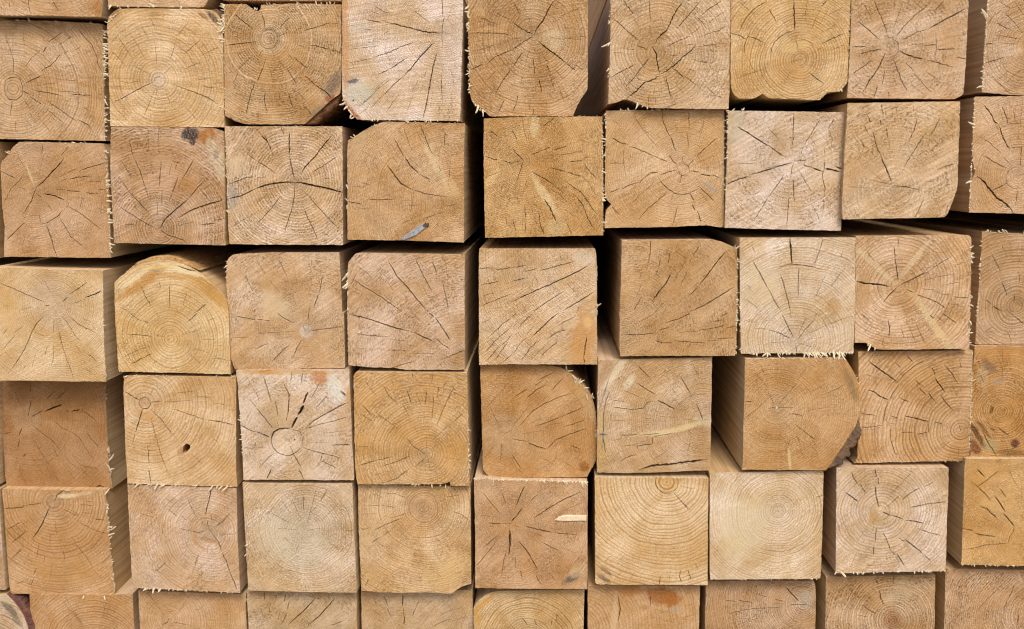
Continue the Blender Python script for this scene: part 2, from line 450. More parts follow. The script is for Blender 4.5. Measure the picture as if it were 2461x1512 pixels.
B('3c', '560,611 650,607 815,607 822,751 826,752 829,884 615,888 565,888 554,864 548,752 544,676 545,626', 0, (206,168,124), (735,797), 1.8, .75,
  'beam end with a chalky white heart ringed by ridges near its lower middle', (222,200,174), 6, .8, .7, .6,
  patches=((665,735,40,30,40,(216,184,146),.5),))
B('3d', '855,608 1116,612 1116,751 1117,889 977,889 950,885 895,883 849,879 837,877 834,752 835,633', 2, (204,166,126), (1100,846), 2.0, .6,
  'beam end with three long cracks sweeping to a heart in its lower corner', None, 12, 0, .7, .8,
  patches=((1100,860,14,10,40,(196,142,80),.6),))
B('3e', '1151,598 1430,598 1433,613 1434,640 1434,751 1435,876 1230,876 1151,877 1150,751', 0, (204,166,121), (1460,606), 1.6, .4,
  'beam end with parallel slanting cracks and an orange knot swirl in one corner', None, 18, 0, .5, .7,
  patches=((1402,810,32,74,8,(200,140,76),.75),(1412,775,10,16,0,(226,180,120),.6),(1375,770,16,24,20,(222,186,144),.6),(1405,620,30,22,0,(216,190,168),.5)))
B('3f', '1494,578 1720,576 1750,588 1771,598 1772,746 1767,855 1490,856 1488,820 1489,751', 4, (195,153,103), (1500,802), 1.6, .35,
  'tan beam end with short slanting cracks, standing beside the widest black gap', None, 18, 0, .7, .5)
B('3g', '1777,572 2055,571 2054,751 2050,848 1845,849 1780,850 1778,750', 6, (213,181,140), (1913,818), 1.9, .6,
  'pale beam end with long white splinters hanging from its bottom edge', (206,172,138), 17, .4, .4, .9, 45,
  patches=((2005,735,18,22,0,(186,132,72),.55),(1830,690,50,60,0,(220,190,150),.4)))
B('3h', '2056,567 2328,565 2334,574 2331,751 2329,838 2110,841 2082,824 2053,824 2054,751', 5, (205,163,117), (2157,685), 2.4, .7,
  'beam end with a dark crossing crack and pale knot rays spreading from its heart', None, 18, 0, .6, .5,
  patches=((2192,630,8,70,36,(222,188,146),.6),(2105,640,8,70,-48,(222,190,150),.5),(2240,775,11,95,-36,(224,188,138),.6),(2075,700,18,60,0,(190,140,86),.4)))
B('3i', '2359,556 2460,562 2640,568 2640,831 2460,829 2345,828 2343,827 2346,751 2351,700 2357,626', -10, (187,148,105), (2440,735), 2.3, .7,
  'dull cropped beam end with even arched rings, set back behind its neighbour', None, 14, 0, .5, .4)

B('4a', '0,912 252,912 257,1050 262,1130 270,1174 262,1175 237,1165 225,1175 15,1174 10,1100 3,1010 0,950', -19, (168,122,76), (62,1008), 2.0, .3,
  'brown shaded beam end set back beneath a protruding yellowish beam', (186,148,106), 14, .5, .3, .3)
B('4b', '298,905 330,903 567,907 567,1126 570,1170 438,1167 306,1162 304,1128 301,1077 297,930', 4, (206,166,116), (348,967), 2.5, .5,
  'beam end with a black pinhole and an off-centre ringed heart near one corner', (208,164,118), 15, .5, .3, .5,
  patches=((352,1000,32,14,20,(200,146,84),.6),(377,975,7,18,20,(190,136,82),.5),(439,1082,16,9,-30,(170,116,62),.6)))
B('4c', '567,890 615,889 839,888 846,1072 850,1127 850,1154 615,1153 585,1153 584,1122 580,1052 571,927', 4, (217,186,150), (690,1057), 2.4, .8,
  'whitish beam end with a loose round heart plug and a wide black split', (220,188,150), 12, .9, .7, .8,
  patches=((685,893,130,8,0,(202,148,76),.65),(770,908,24,18,0,(196,118,48),.7),(640,893,20,8,0,(200,130,56),.6),(806,935,18,36,-22,(232,218,200),.75),(824,945,9,3,42,(66,68,90),.95),(838,960,7,30,0,(200,142,66),.6),(830,1010,22,50,0,(200,144,86),.4),(708,1057,2.4,2,0,(80,60,46),.95),(696,1060,1.6,1.6,0,(80,60,46),.9)))
B('4d', '855,893 1122,895 1127,1127 1128,1169 1085,1167 1079,1157 1066,1164 930,1164 858,1164 853,1122 849,902', 3, (203,159,104), (1024,1091), 2.2, .65,
  'amber beam end with crisp arched rings and a small starry heart low down', (206,166,116), 8, .6, .6, .4,
  patches=((1095,1090,34,46,0,(196,138,66),.5),(870,1010,24,120,0,(198,144,78),.3)))
B('4e', '1154,878 1230,877 1335,879 1370,894 1400,922 1422,952 1430,984 1434,1014 1434,1102 1425,1120 1418,1132 1411,1147 1230,1147 1172,1146 1160,1127', -8, (188,140,86), (1208,1047), 1.3, .4,
  'brown beam end with one broadly rounded shoulder edged in curled fibres', (186,148,104), 20, .6, .4, .5,
  patches=((1402,1122,12,14,0,(146,88,38),.8),(1405,960,12,60,-28,(196,160,106),.4)))
B('4f', '1437,865 1711,859 1710,926 1706,1122 1705,1130 1530,1137 1434,1136 1435,1000', 0, (203,164,118), (1690,1012), 1.5, .55,
  'beam end with whitish streaks, a long pale knot ray and crumbling bottom crack', None, 14, 0, .5, .7, 60,
  patches=((1480,892,9,62,34,(232,206,170),.7),(1512,918,9,20,30,(234,208,172),.75),(1446,1060,12,80,0,(204,164,98),.55),(1625,1032,64,8,-16,(232,198,146),.75),(1560,1042,40,6,-8,(230,196,150),.6),(1452,945,2.4,46,16,(110,112,124),.55),(1449,1050,2.4,40,2,(110,112,124),.5),(1448,1044,9,2.6,0,(74,80,104),.8),(1487,910,1.8,1.6,0,(60,60,66),.9),(1450,900,16,40,30,(182,134,96),.5),(1690,1012,22,14,0,(226,196,156),.6)))
B('4g', '1790,862 2030,860 2050,892 2065,924 2065,989 2060,1017 2030,1064 1990,1124 1985,1131 1782,1129 1784,1122', 8, (191,145,92), (1866,980), 1.6, .5,
  'protruding rounded beam end with grey bark along its lower curve', (196,156,108), 16, .5, .4, .4,
  patches=((2044,925,9,56,-22,(140,112,76),.6),(1892,1070,4.5,6,0,(108,80,60),.9),(1892,1070,2.2,3.4,0,(190,150,112),.9),(1897,1105,4,34,-6,(222,184,130),.7),(1866,980,3.4,3,0,(224,212,194),.9),(1855,1070,40,12,0,(206,160,104),.4)))
B('4h', '2062,845 2337,842 2335,951 2328,1101 2327,1107 2052,1113 2060,1100 2063,926', -2, (197,153,103), (2308,1033), 2.6, .8,
  'beam end with fine sweeping rings round a heart tucked by its fuzzy white edge', None, 12, 0, .5, .3)
B('4i', '2342,832 2640,834 2640,1100 2460,1099 2330,1099 2332,1096 2335,926', -4, (196,147,88), (2405,989), 1.8, .7,
  'cropped orange beam end with dark curved streaks and scattered black-brown marks', (204,150,84), 16, .7, .9, .3,
  patches=((2348,1045,40,7,56,(78,46,26),.8),(2362,1030,34,5,50,(104,62,34),.7),(2340,1075,22,14,50,(96,44,28),.7),(2376,882,20,11,40,(130,104,84),.7),(2366,868,10,16,-20,(150,104,66),.6),(2400,915,18,6,-20,(150,130,116),.6),(2438,1066,11,12,20,(84,40,30),.85),(2430,1088,44,8,0,(108,84,52),.6),(2380,1070,20,22,20,(160,146,104),.5),(2383,985,5,10,20,(90,56,30),.7),(2360,905,14,36,-10,(200,168,128),.5),(2384,1032,7,3,30,(96,60,30),.7)))

B('5z', '-250,1180 -4,1178 13,1418 -245,1420', -6, (196,160,124), (-120,1300), 2.0, .5,
  'thin strip of a greyish beam end at the very edge beside a tan beam')
B('5a', '5,1175 253,1178 259,1250 266,1330 275,1400 276,1430 130,1427 28,1427 24,1422', -10, (190,144,94), (128,1205), 2.5, .6,
  'tan beam end with a small pale knot and splinters along its exposed side', (198,156,112), 8, .6, .4, .4,
  patches=((160,1192,28,6,-6,(226,198,160),.8),(200,1186,30,5,-14,(214,184,144),.5),(60,1215,50,30,0,(190,138,80),.3),(160,1370,90,40,0,(192,140,82),.4)))
B('5b', '306,1165 568,1173 571,1302 577,1425 318,1412 312,1302', 3, (204,166,126), (503,1282), 2.1, .5,
  'beam end with a jagged crack running past brown crescent heart rings', (206,172,136), 14, .5, .6, .6,
  patches=((502,1298,30,6,14,(186,130,78),.6),(468,1285,7,30,-8,(196,146,96),.5),(478,1310,24,5,40,(192,140,88),.45),(488,1258,6,8,0,(180,128,76),.5),(390,1280,8,60,-4,(196,152,108),.35)))
B('5c', '582,1160 615,1162 844,1163 846,1163 857,1425 615,1420 597,1419 596,1417 583,1164', 4, (208,174,132), (735,1273), 1.9, .6,
  'nearly uncracked greyish-white beam end with concentric rings and torn dark pits', (208,184,154), 34, .55, .6, .9, 42,
  patches=((700,1300,90,70,30,(212,188,156),.5),(645,1395,60,26,25,(206,160,104),.4)))
B('5d', '860,1165 1130,1170 1131,1277 1132,1403 1105,1410 1085,1427 1050,1425 1027,1423 940,1425 868,1420 862,1277', -3, (205,164,113), (1018,1218), 1.9, .6,
  'beam end with a high tan heart and a broken-away lower corner', (200,154,108), 17, .7, .6, .5, 35,
  patches=((1075,1370,70,40,-25,(216,176,118),.4),(880,1300,40,80,0,(210,178,138),.35)))
B('5e', '1139,1150 1230,1155 1412,1158 1411,1416 1230,1415 1142,1413 1141,1277', 2, (193,148,101), (1227,1258), 1.4, .45,
  'beam end with a fluffy pinkish top fringe and a pale wooden knot sliver', None, 10, 0, .6, .5, 35,
  patches=((1376,1388,24,9,-35,(84,78,78),.85),(1390,1372,30,16,-35,(216,180,134),.5),(1370,1270,46,14,0,(180,132,84),.5)))  # last one paints the knot sliver's shadow just below it
B('5f', '1429,1146 1702,1148 1700,1406 1435,1405 1430,1400 1430,1277', 2, (210,172,122), (1602,1158), 2.7, .68,
  'honey beam end with bold wide arched rings and black smudges in one corner', (206,160,94), 11, .7, .15, .3,
  patches=((1448,1388,22,7,38,(66,62,60),.95),(1455,1372,18,5,38,(80,72,66),.85),(1446,1376,26,16,38,(190,146,98),.5),(1576,1320,2.4,14,4,(160,136,104),.5),(1500,1350,12,9,0,(178,146,108),.35)))
B('5g', '1705,1137 1979,1131 1975,1302 1971,1390 1845,1392 1708,1392 1705,1380', 4, (213,180,137), (1869,1228), 1.9, .55,
  'clean creamy beam end with a smooth bullseye heart and hardly any cracks', (212,184,150), 16, .5, .25, .7, 40,
  patches=((1790,1270,60,90,20,(222,198,160),.5),(1880,1315,3,4,0,(190,140,84),.6),(1898,1320,3,4,0,(190,140,84),.5)))
B('5h', '2010,1124 2279,1124 2279,1152 2271,1372 2007,1377 2009,1252', 5, (213,179,140), (2115,1228), 2.3, .6,
  'creamy beam end with an amber crescent round a cracked heart and bristly bottom', (208,166,112), 12, .7, .6, .8, 42,
  patches=((2098,1245,11,20,20,(204,154,92),.7),(2108,1255,22,8,10,(206,158,98),.6),(2068,1235,4,40,14,(206,164,110),.5),(2090,1270,30,4,20,(206,164,112),.5)))
B('5i', '2320,1102 2620,1104 2600,1362 2460,1360 2308,1357 2310,1352 2317,1127', 3, (201,153,92), (2455,1290), 1.3, .5,
  'cropped amber beam end with a lit side face and angular cracks', None, 18, 0, .5, .4,
  patches=((2345,1150,24,40,0,(196,138,68),.45),(2420,1130,60,10,-15,(190,138,78),.5)))

B('6z', '-190,1432 0,1428 15,1428 40,1455 62,1490 72,1530 75,1690 -180,1690', -6, (200,168,130), (-20,1580), 2.0, .8,
  'corner of a beam end with a reddish bark rim and dark staining',
  patches=((22,1462,30,9,48,(90,78,66),.7),(40,1490,22,8,55,(104,92,76),.6),(8,1440,22,7,35,(206,178,130),.5)))
B('6a', '71,1428 318,1428 322,1500 335,1690 82,1690 75,1504', -9, (192,146,97), (232,1560), 2.2, .65,
  'tan beam end crossed by one thin slanting crack, next to the reddish bark', None, 18, 0, .4, .4,
  patches=((178,1478,4,40,-35,(160,112,72),.5),))
B('6b', '332,1420 589,1428 592,1503 597,1685 345,1685 336,1503', -8, (197,154,107), (407,1487), 2.0, .45,
  'plain beam end with a small branching crack at its heart', None, 12, 0, .3, .4)
B('6c', '592,1418 856,1424 857,1503 860,1685 602,1685 597,1503', -6, (200,166,122), (590,1600), 1.6, .75,
  'pinkish beam end with two long parallel slanting cracks and tight rings', None, 18, 0, .7, .8, 45)
B('6d', '867,1422 1135,1418 1136,1503 1136,1685 872,1685 869,1503', -14, (196,160,116), (970,1530), 1.5, .4,
  'dull beam end with short spoke cracks beneath the broken-cornered beam', None, 18, 0, .4, .6)
B('6e', '1137,1460 1157,1435 1187,1420 1404,1417 1402,1503 1400,1685 1140,1685 1138,1503', -7, (200,161,108), (1270,1540), 1.9, .75,
  'yellowish beam end with a rounded top corner and an orange outer band', None, 18, 0, .3, .5,
  patches=((1160,1452,40,8,-44,(202,146,64),.7),(1148,1490,7,30,-10,(204,150,70),.5),(1240,1436,9,4,0,(130,118,104),.5)))
B('6f', '1412,1406 1682,1408 1679,1503 1675,1685 1413,1685 1412,1503', -9, (196,152,103), (1388,1510), 2.6, .5,
  'beam end with a rusty orange-brown stain along its top edge', None, 18, 0, .3, .4,
  patches=((1590,1432,46,24,10,(158,92,36),.85),(1612,1442,20,18,0,(170,102,42),.7),(1515,1418,34,16,0,(172,108,54),.65),(1548,1460,12,8,0,(160,112,66),.5),(1475,1490,8,70,4,(212,176,136),.5),(1625,1465,20,10,0,(170,150,126),.5)))
B('6g', '1696,1396 1955,1396 1960,1412 1959,1503 1955,1685 1694,1685 1694,1503', -9, (197,159,118), (1930,1452), 1.7, .75,
  'beam end with tight rings curving round a heart by its clipped upper corner', None, 10, 0, .8, .5,
  patches=((1935,1440,22,26,0,(206,182,156),.5),))
B('6h', '1984,1386 2247,1382 2245,1503 2240,1680 1980,1680 1983,1503', -8, (198,160,115), (2145,1490), 2.1, .75,
  'beam end with a round orange-brown heart disc at the bottom of the picture', (176,120,72), 8.2, .95, .9, .6,
  patches=((2160,1420,26,40,35,(214,184,146),.45),(1995,1400,20,24,0,(180,134,92),.5)))
B('6i', '2272,1366 2560,1372 2555,1680 2262,1680 2268,1503', -8, (201,161,118), (2500,1480), 1.7, .5,
  'cropped beam end with whitish saw streaks, directly below the cropped amber beam', None, 18, 0, .9, .9, 35)

# neighbours just past the frame, which close the view into the stack
for k, x0, y0, x1, y1, lab in (
    ('0d', 822, -290, 1112, -10, 'beam end above the pink-toned beam with the blue-black smudge'),
    ('0f', 1466, -306, 1752, -28, 'beam end above the beam with the long jagged diagonal crack'),
    ('0g', 1757, -326, 2044, -48, 'beam end above the orange-yellow beam with the swirling heart'),
    ('0z', -330, -240, -44, 35, 'beam end next to the cropped orange-flecked beam'),
    ('1z', -330, 50, -40, 333, 'beam end next to the beam with the oval grey heart ring'),
    ('2z', -290, 340, -9, 622, 'beam end next to the dull tan beam with the clipped corner'),
    ('3z', -330, 646, -33, 915, 'beam end next to the yellowish beam with the pinkish heart'),
    ('4z', -290, 922, -12, 1172, 'beam end next to the brown shaded beam'),
    ('2y', 2648, 236, 2930, 518, 'beam end next to the beam split by the thick diagonal crack'),
    ('4y', 2650, 838, 2925, 1102, 'beam end next to the cropped orange beam with dark curved streaks'),
    ('4x', 2935, 838, 3205, 1102, 'outermost beam end in the row of the orange dark-streaked beam'),
    ('5y', 2628, 1106, 2890, 1362, 'beam end next to the cropped amber beam'),
    ('5x', 2900, 1106, 3165, 1362, 'outermost beam end in the row of the cropped amber beam'),
    ('6y', 2568, 1368, 2840, 1682, 'beam end next to the cropped beam with whitish saw streaks'),
    ('6x', 2850, 1368, 3130, 1682, 'outermost beam end in the row of the whitish saw-streaked beam'),
    ('2x', 2942, 238, 3220, 520, 'outermost beam end in the row of the beam split by a diagonal crack'),
    ('3x', 2944, 552, 3220, 836, 'outermost beam end of the row with the dull cropped beam'),
    ('3y', 2650, 556, 2930, 834, 'beam end next to the dull cropped beam with arched rings')):
    B(k, '%d,%d %d,%d %d,%d %d,%d' % (x0, y0, x1, y0, x1, y1, x0, y1), -6, (198,158,112), ((x0+x1)/2, (y0+y1)/2+20), 2.0, .6, lab)

# cracks: crop origin (column, row of a 615 x 375.83 grid), then 'width x y x y ...' in tenths of crop pixels
CRACKS = [
(0, 0, '''2 13 72 13 58 10 48 4 32;2 4 84 5 78 9 75 13 74 19 76 22 84 21 92 16 96 9 96 5 91 4 84;1 14 72 19 74 23 80;2 24 80 33 76 41 72;2 39 69 50 62 60 50;1 24 65 29 57 38 49
2 41 50 46 44;2 46 41 53 36 60 31;1 56 44 69 35;1 61 52 66 49;1 69 50 78 45;1 61 65 72 62;2 74 26 82 37 88 43 93 55 94 62 99 70;1 23 31 23 45;2 22 88 29 91;1 55 77 60 77;1 65 78 74 77
2 33 87 45 89 60 92;1 58 88 68 88;2 69 91 88 92;2 29 93 41 101;1 24 98 30 105;2 46 98 57 105 74 117;2 75 115 87 122;1 44 104 63 120;1 79 103 89 107;1 27 106 35 120;1 41 117 49 127;2 12 97 10 111;1 15 116 15 126
1 148 79 149 75 153 74 155 73;2 107 100 120 93 138 83 148 79;1 106 50 111 52 117 60 121 63;1 113 35 120 45 126 55;1 122 29 130 40 141 59;1 125 61 135 67 145 72;1 133 17 138 29 142 37;1 148 37 150 52 151 66
1 145 17 149 28;1 163 58 166 50 170 36;1 170 35 176 28 183 19;1 158 71 164 65;1 177 52 186 44 193 38;1 192 54 210 45;1 176 67 192 60;1 114 78 124 80 135 78;1 110 84 117 83;1 189 77 203 75;1 204 80 214 80
2 165 81 185 88 200 94 210 100;1 148 88 144 98 138 112;1 136 114 135 116;1 159 88 164 102;1 176 101 190 116;1 195 83 206 85
1 41 139 40 147;1 66 141 58 150;1 131 135 133 143;1 142 128 143 147;1 152 125 152 142;2 124 135 128 150;2 27 0 28 8 30 15;2 50 0 54 7 57 11;1 67 0 70 5;1 9 2 9 8;1 143 0 143 6;1 171 0 173 5'''),
(.8333, 0, '''2 21 14 28 20 38 28;1 15 29 22 31 28 33;2 11 44 25 42 35 41 43 40;1 44 38 46 32 52 28 58 29 62 34 62 40 58 46 51 47 46 44 44 38;2 50 28 48 18 46 11;1 63 28 69 21 77 14;1 62 35 71 31;1 79 29 85 27
2 86 30 100 26 112 22;1 113 23 121 23;1 83 18 85 15 90 13;1 80 43 87 45;2 92 44 99 44 104 46 112 47;2 113 49 118 49 122 51;1 72 52 76 57;2 76 54 84 61 91 66;2 88 73 98 82;3 98 82 108 88 113 94
1 61 54 65 61 69 66;2 71 66 76 75 80 81;1 64 76 66 85;1 55 68 56 75;1 51 54 48 65;2 48 65 45 72 42 79;2 40 78 36 90 33 102 31 112;1 38 54 30 61 24 67;1 24 69 19 81;2 50 86 49 97 52 110;1 63 87 64 96
2 72 89 74 97 77 105;2 86 101 91 106 95 111;1 43 106 43 114;1 80 88 89 97;1 100 68 107 74
3 164 21 185 26 205 31 220 32;2 148 19 162 22;2 220 0 220 16;2 222 16 220 26 220 34;1 220 34 220 47;1 221 32 230 32;3 213 40 200 53 190 66 182 74;2 182 74 174 81 163 92;1 163 92 150 105;3 215 50 211 65 208 82 204 104 201 115
2 195 40 180 45 170 50 152 56;1 152 56 137 60;1 160 44 145 46 128 48;1 192 9 200 16 208 22;1 155 6 165 12 170 13;1 150 10 159 14;1 168 30 163 33;1 145 29 156 29;2 187 55 172 65 158 72;1 173 74 158 86 142 102
1 206 66 202 76;1 197 77 190 90;1 192 91 186 108;1 180 88 166 108;1 220 64 219 85;2 219 77 220 100;1 217 101 217 114;1 226 103 227 115;1 150 103 140 110;1 165 43 165 50 171 60 172 62
3 52 136 46 131;2 44 127 50 134 57 145'''),
(2, 0, '''3 21 34 24 27 30 20 35 9 41 0;2 20 35 12 40 0 48;2 0 48 -16 55 -25 62;2 -28 62 -40 67;2 0 21 7 26 15 31 20 33;3 24 39 34 47 45 55 52 61;2 52 61 61 68;1 36 36 51 38;1 51 37 67 38;2 1 65 6 56 11 50;2 20 55 21 63 22 73
1 21 45 22 51;1 30 54 35 61;2 33 62 37 70;1 41 67 50 76;1 37 75 40 85;2 26 76 29 90;1 10 74 8 83;1 46 87 50 97;2 6 91 4 100 1 107;1 16 96 17 106;2 21 105 20 112;1 60 62 70 69;1 46 16 57 11 67 7;1 2 2 8 15;1 10 4 14 13
1 16 16 17 21;1 50 23 53 29;1 65 35 72 36;2 -41 32 -16 32 0 34;1 -31 17 -13 24;1 -13 14 0 20;1 -38 49 -26 47 -14 42;2 0 66 -9 78 -16 90;1 -21 90 -21 96;2 -7 95 -13 108;1 -24 77 -15 68
3 134 44 136 47 139 52 139 58 142 71;3 137 43 140 37 144 33 149 29 153 20 158 10 165 1;3 142 72 155 64 164 55 172 49 177 43;3 142 72 137 76 127 80 120 87 110 95;2 132 0 133 20;1 132 24 134 36;2 97 18 106 25 113 32 123 40
1 116 16 120 23 124 29;2 107 0 111 7;2 111 6 117 14;2 158 28 165 20 173 11 181 1;2 181 16 190 8 202 1;1 189 22 200 14 207 10;2 149 45 158 40 172 35;1 179 36 190 32 200 29 208 24;1 178 45 193 43 208 42;1 172 33 180 27
2 120 44 131 48;1 108 47 118 48;1 97 51 107 51;1 145 50 152 50;1 152 53 161 54;1 172 57 189 61;2 94 75 105 69 118 62;2 134 54 125 64 118 74 107 86;2 154 65 160 70 165 75;1 165 65 177 69;2 147 73 150 82 153 96;1 166 73 178 83
1 137 84 136 92;1 158 82 167 92;1 138 93 138 100;1 131 93 131 103;1 187 84 196 92 202 94;1 191 73 196 69 208 66;1 190 62 197 56;1 190 47 194 51;1 147 105 160 98;1 175 14 183 22 187 28
2 245 1 232 9 226 16 221 25 217 33;2 210 32 220 35 225 38 227 35 234 37 243 42;1 227 35 230 28;2 225 39 223 46 223 52;1 228 57 230 64 233 69;1 213 77 225 72 246 65;1 217 1 229 11'''),
(3, 0, '''3 25 0 25 15 26 30;2 26 30 19 31 12 35 6 41 3 48 2 57;1 27 30 27 40 29 50;1 27 37 35 38 41 41 45 46;2 1 9 4 14 8 21;1 41 30 46 18 51 8;2 51 7 57 0;1 38 0 35 17;2 51 43 62 37 74 32;1 49 33 60 27 68 22;1 57 15 72 7
1 47 49 52 46;1 60 49 75 42;2 39 69 46 75 54 81;1 111 36 118 36 124 40 126 46 124 52 121 54;2 115 35 113 27 110 19 106 11 102 0;2 122 37 132 24 140 16 156 3;3 154 28 168 20 180 14 190 8;2 129 39 141 32 153 28;2 108 39 98 30 86 20
1 92 3 97 13 100 19;1 122 25 125 15 128 6;2 160 11 169 1;1 132 8 136 0;1 121 0 122 7;2 80 45 95 45;2 88 52 100 49 111 47;1 133 44 150 42;2 150 44 162 43;2 162 48 180 47;2 181 55 191 57;3 125 49 140 55 150 57;2 150 57 162 60 172 63 178 65
1 161 33 162 45 160 57;2 80 72 90 65 100 58;3 113 51 106 66 98 77 90 91;2 120 55 124 66 129 79 134 88;1 132 60 142 70;1 140 71 150 82 158 90;1 152 69 162 76;2 112 68 110 82;2 105 83 102 94;1 116 88 116 94;1 90 78 82 85;1 137 80 145 88
1 216 21 223 24 236 30;1 217 33 243 38;2 207 61 215 59 228 55;1 221 1 233 8;1 220 10 212 22 208 26;2 206 43 216 42;1 215 67 223 63;1 213 71 232 90 246 91;1 220 78 231 68;1 236 0 246 15;1 228 12 246 33;1 227 81 246 65'''),
(0, 1, '''3 62 1 56 9 49 16 41 25 35 29;2 35 29 33 35 30 43 25 51 21 57;1 17 0 24 11;2 0 14 8 18 15 21;1 24 15 20 22 10 32 3 46;1 17 29 25 32;2 76 14 88 10 102 6;1 65 16 73 12;2 66 22 76 20 87 19;1 58 24 65 21;1 85 24 98 24
2 34 35 40 40;3 42 36 52 38 62 42;2 64 33 78 34;2 82 35 95 36;1 54 32 63 32;1 94 32 102 32;1 65 43 66 46 64 50;2 65 48 76 54 84 60 90 65 99 71;1 93 49 102 53;1 79 40 77 50;2 60 52 56 57 50 61 45 64 40 65;1 38 54 39 64
3 44 64 49 78 52 89 55 97;2 56 57 68 77 79 86 84 90;2 24 63 18 69 12 75 6 81;1 30 79 43 74;1 22 64 32 69;1 44 44 51 53
3 153 70 159 60 168 52 181 41;2 181 41 190 30 196 24;3 172 59 185 51 200 46 215 42;2 152 70 143 66 133 60 120 52 112 46;2 153 70 160 75 175 80 181 85;2 128 0 135 15 139 28 143 41;2 114 20 125 35 138 49 144 56;1 116 3 122 13 127 21
2 155 3 154 15 153 30;1 156 32 155 47;1 151 42 152 60;1 171 5 168 13;2 187 2 181 12 176 21;2 171 20 166 35;1 166 36 162 44;1 190 27 196 20;1 196 32 203 26;1 190 29 195 36 200 41;1 164 69 177 65 189 63;2 192 66 209 64
1 208 61 216 60;1 119 65 132 66;1 165 45 170 49
2 0 122 15 128 30 135 43 140;2 43 143 48 144;2 66 133 75 127 84 121;3 81 136 90 133 98 129;2 60 140 65 135;1 70 142 79 138;1 30 113 42 124;1 42 118 49 132;1 3 144 12 144;1 20 147 32 145
2 135 124 140 135 146 146;2 163 124 163 138 163 146;1 180 130 176 142;2 198 142 188 150;1 153 120 155 128;1 206 117 200 122;1 115 145 125 150;3 170 105 180 109 188 110'''),
(1, 1, '''4 84 35 70 31 55 28 42 25 37 25;4 37 25 27 25 17 26 8 28 0 31;3 0 31 -14 38 -27 41;3 37 24 35 13 33 5 32 0;3 32 -23 32 0;2 37 26 37 38 34 52 30 65 27 74;2 7 -23 13 -10 17 0;3 43 18 48 9 57 0 65 -11 74 -21;2 0 4 10 10 20 17
2 -8 -2 0 4;2 53 16 65 9 78 0;1 65 22 76 20;1 0 20 11 21;2 24 38 14 51 0 66;2 44 45 50 60 56 72 60 82;2 47 35 60 49 70 60 80 70;1 0 46 12 35;1 20 68 17 78;1 18 79 30 82;1 26 -29 27 -22;2 24 -29 27 -20;2 -26 27 -16 23 -8 20 0 20;1 -23 68 -6 57
3 126 8 133 18 139 26 150 32;2 150 32 163 36 175 38 183 39;3 143 0 148 9 157 17;2 157 17 166 22 167 25;2 133 -17 142 0;2 158 -30 164 -14 171 0;1 141 -29 146 -15 150 -5;2 182 -24 181 -10;1 176 -8 176 10 178 16;1 187 0 186 16 185 28
1 103 3 109 13;1 115 8 117 12;1 97 23 104 26 110 27;2 88 43 95 45 103 46;2 108 41 117 42 133 41;1 152 34 150 47 148 55;1 180 48 193 46;1 160 60 182 53;1 172 70 177 63;1 118 -6 121 0;1 131 0 136 7
2 22 99 26 108 30 116;2 64 115 61 130;2 60 133 56 144;1 53 99 54 106;1 3 104 10 114;1 12 118 23 131;1 0 136 8 131;1 52 143 51 150;1 30 122 43 121;1 36 136 39 144;1 -10 115 -3 130
3 127 100 135 115 145 125 155 138 166 150;2 92 117 105 126 120 135 130 142 140 149;2 153 98 160 113 165 122 169 131;2 169 101 174 113;2 179 120 182 133 185 148;1 97 105 108 113 114 120;1 125 119 131 127;1 122 113 128 118;1 183 105 184 117
1 178 97 183 103;1 92 129 102 133'''),
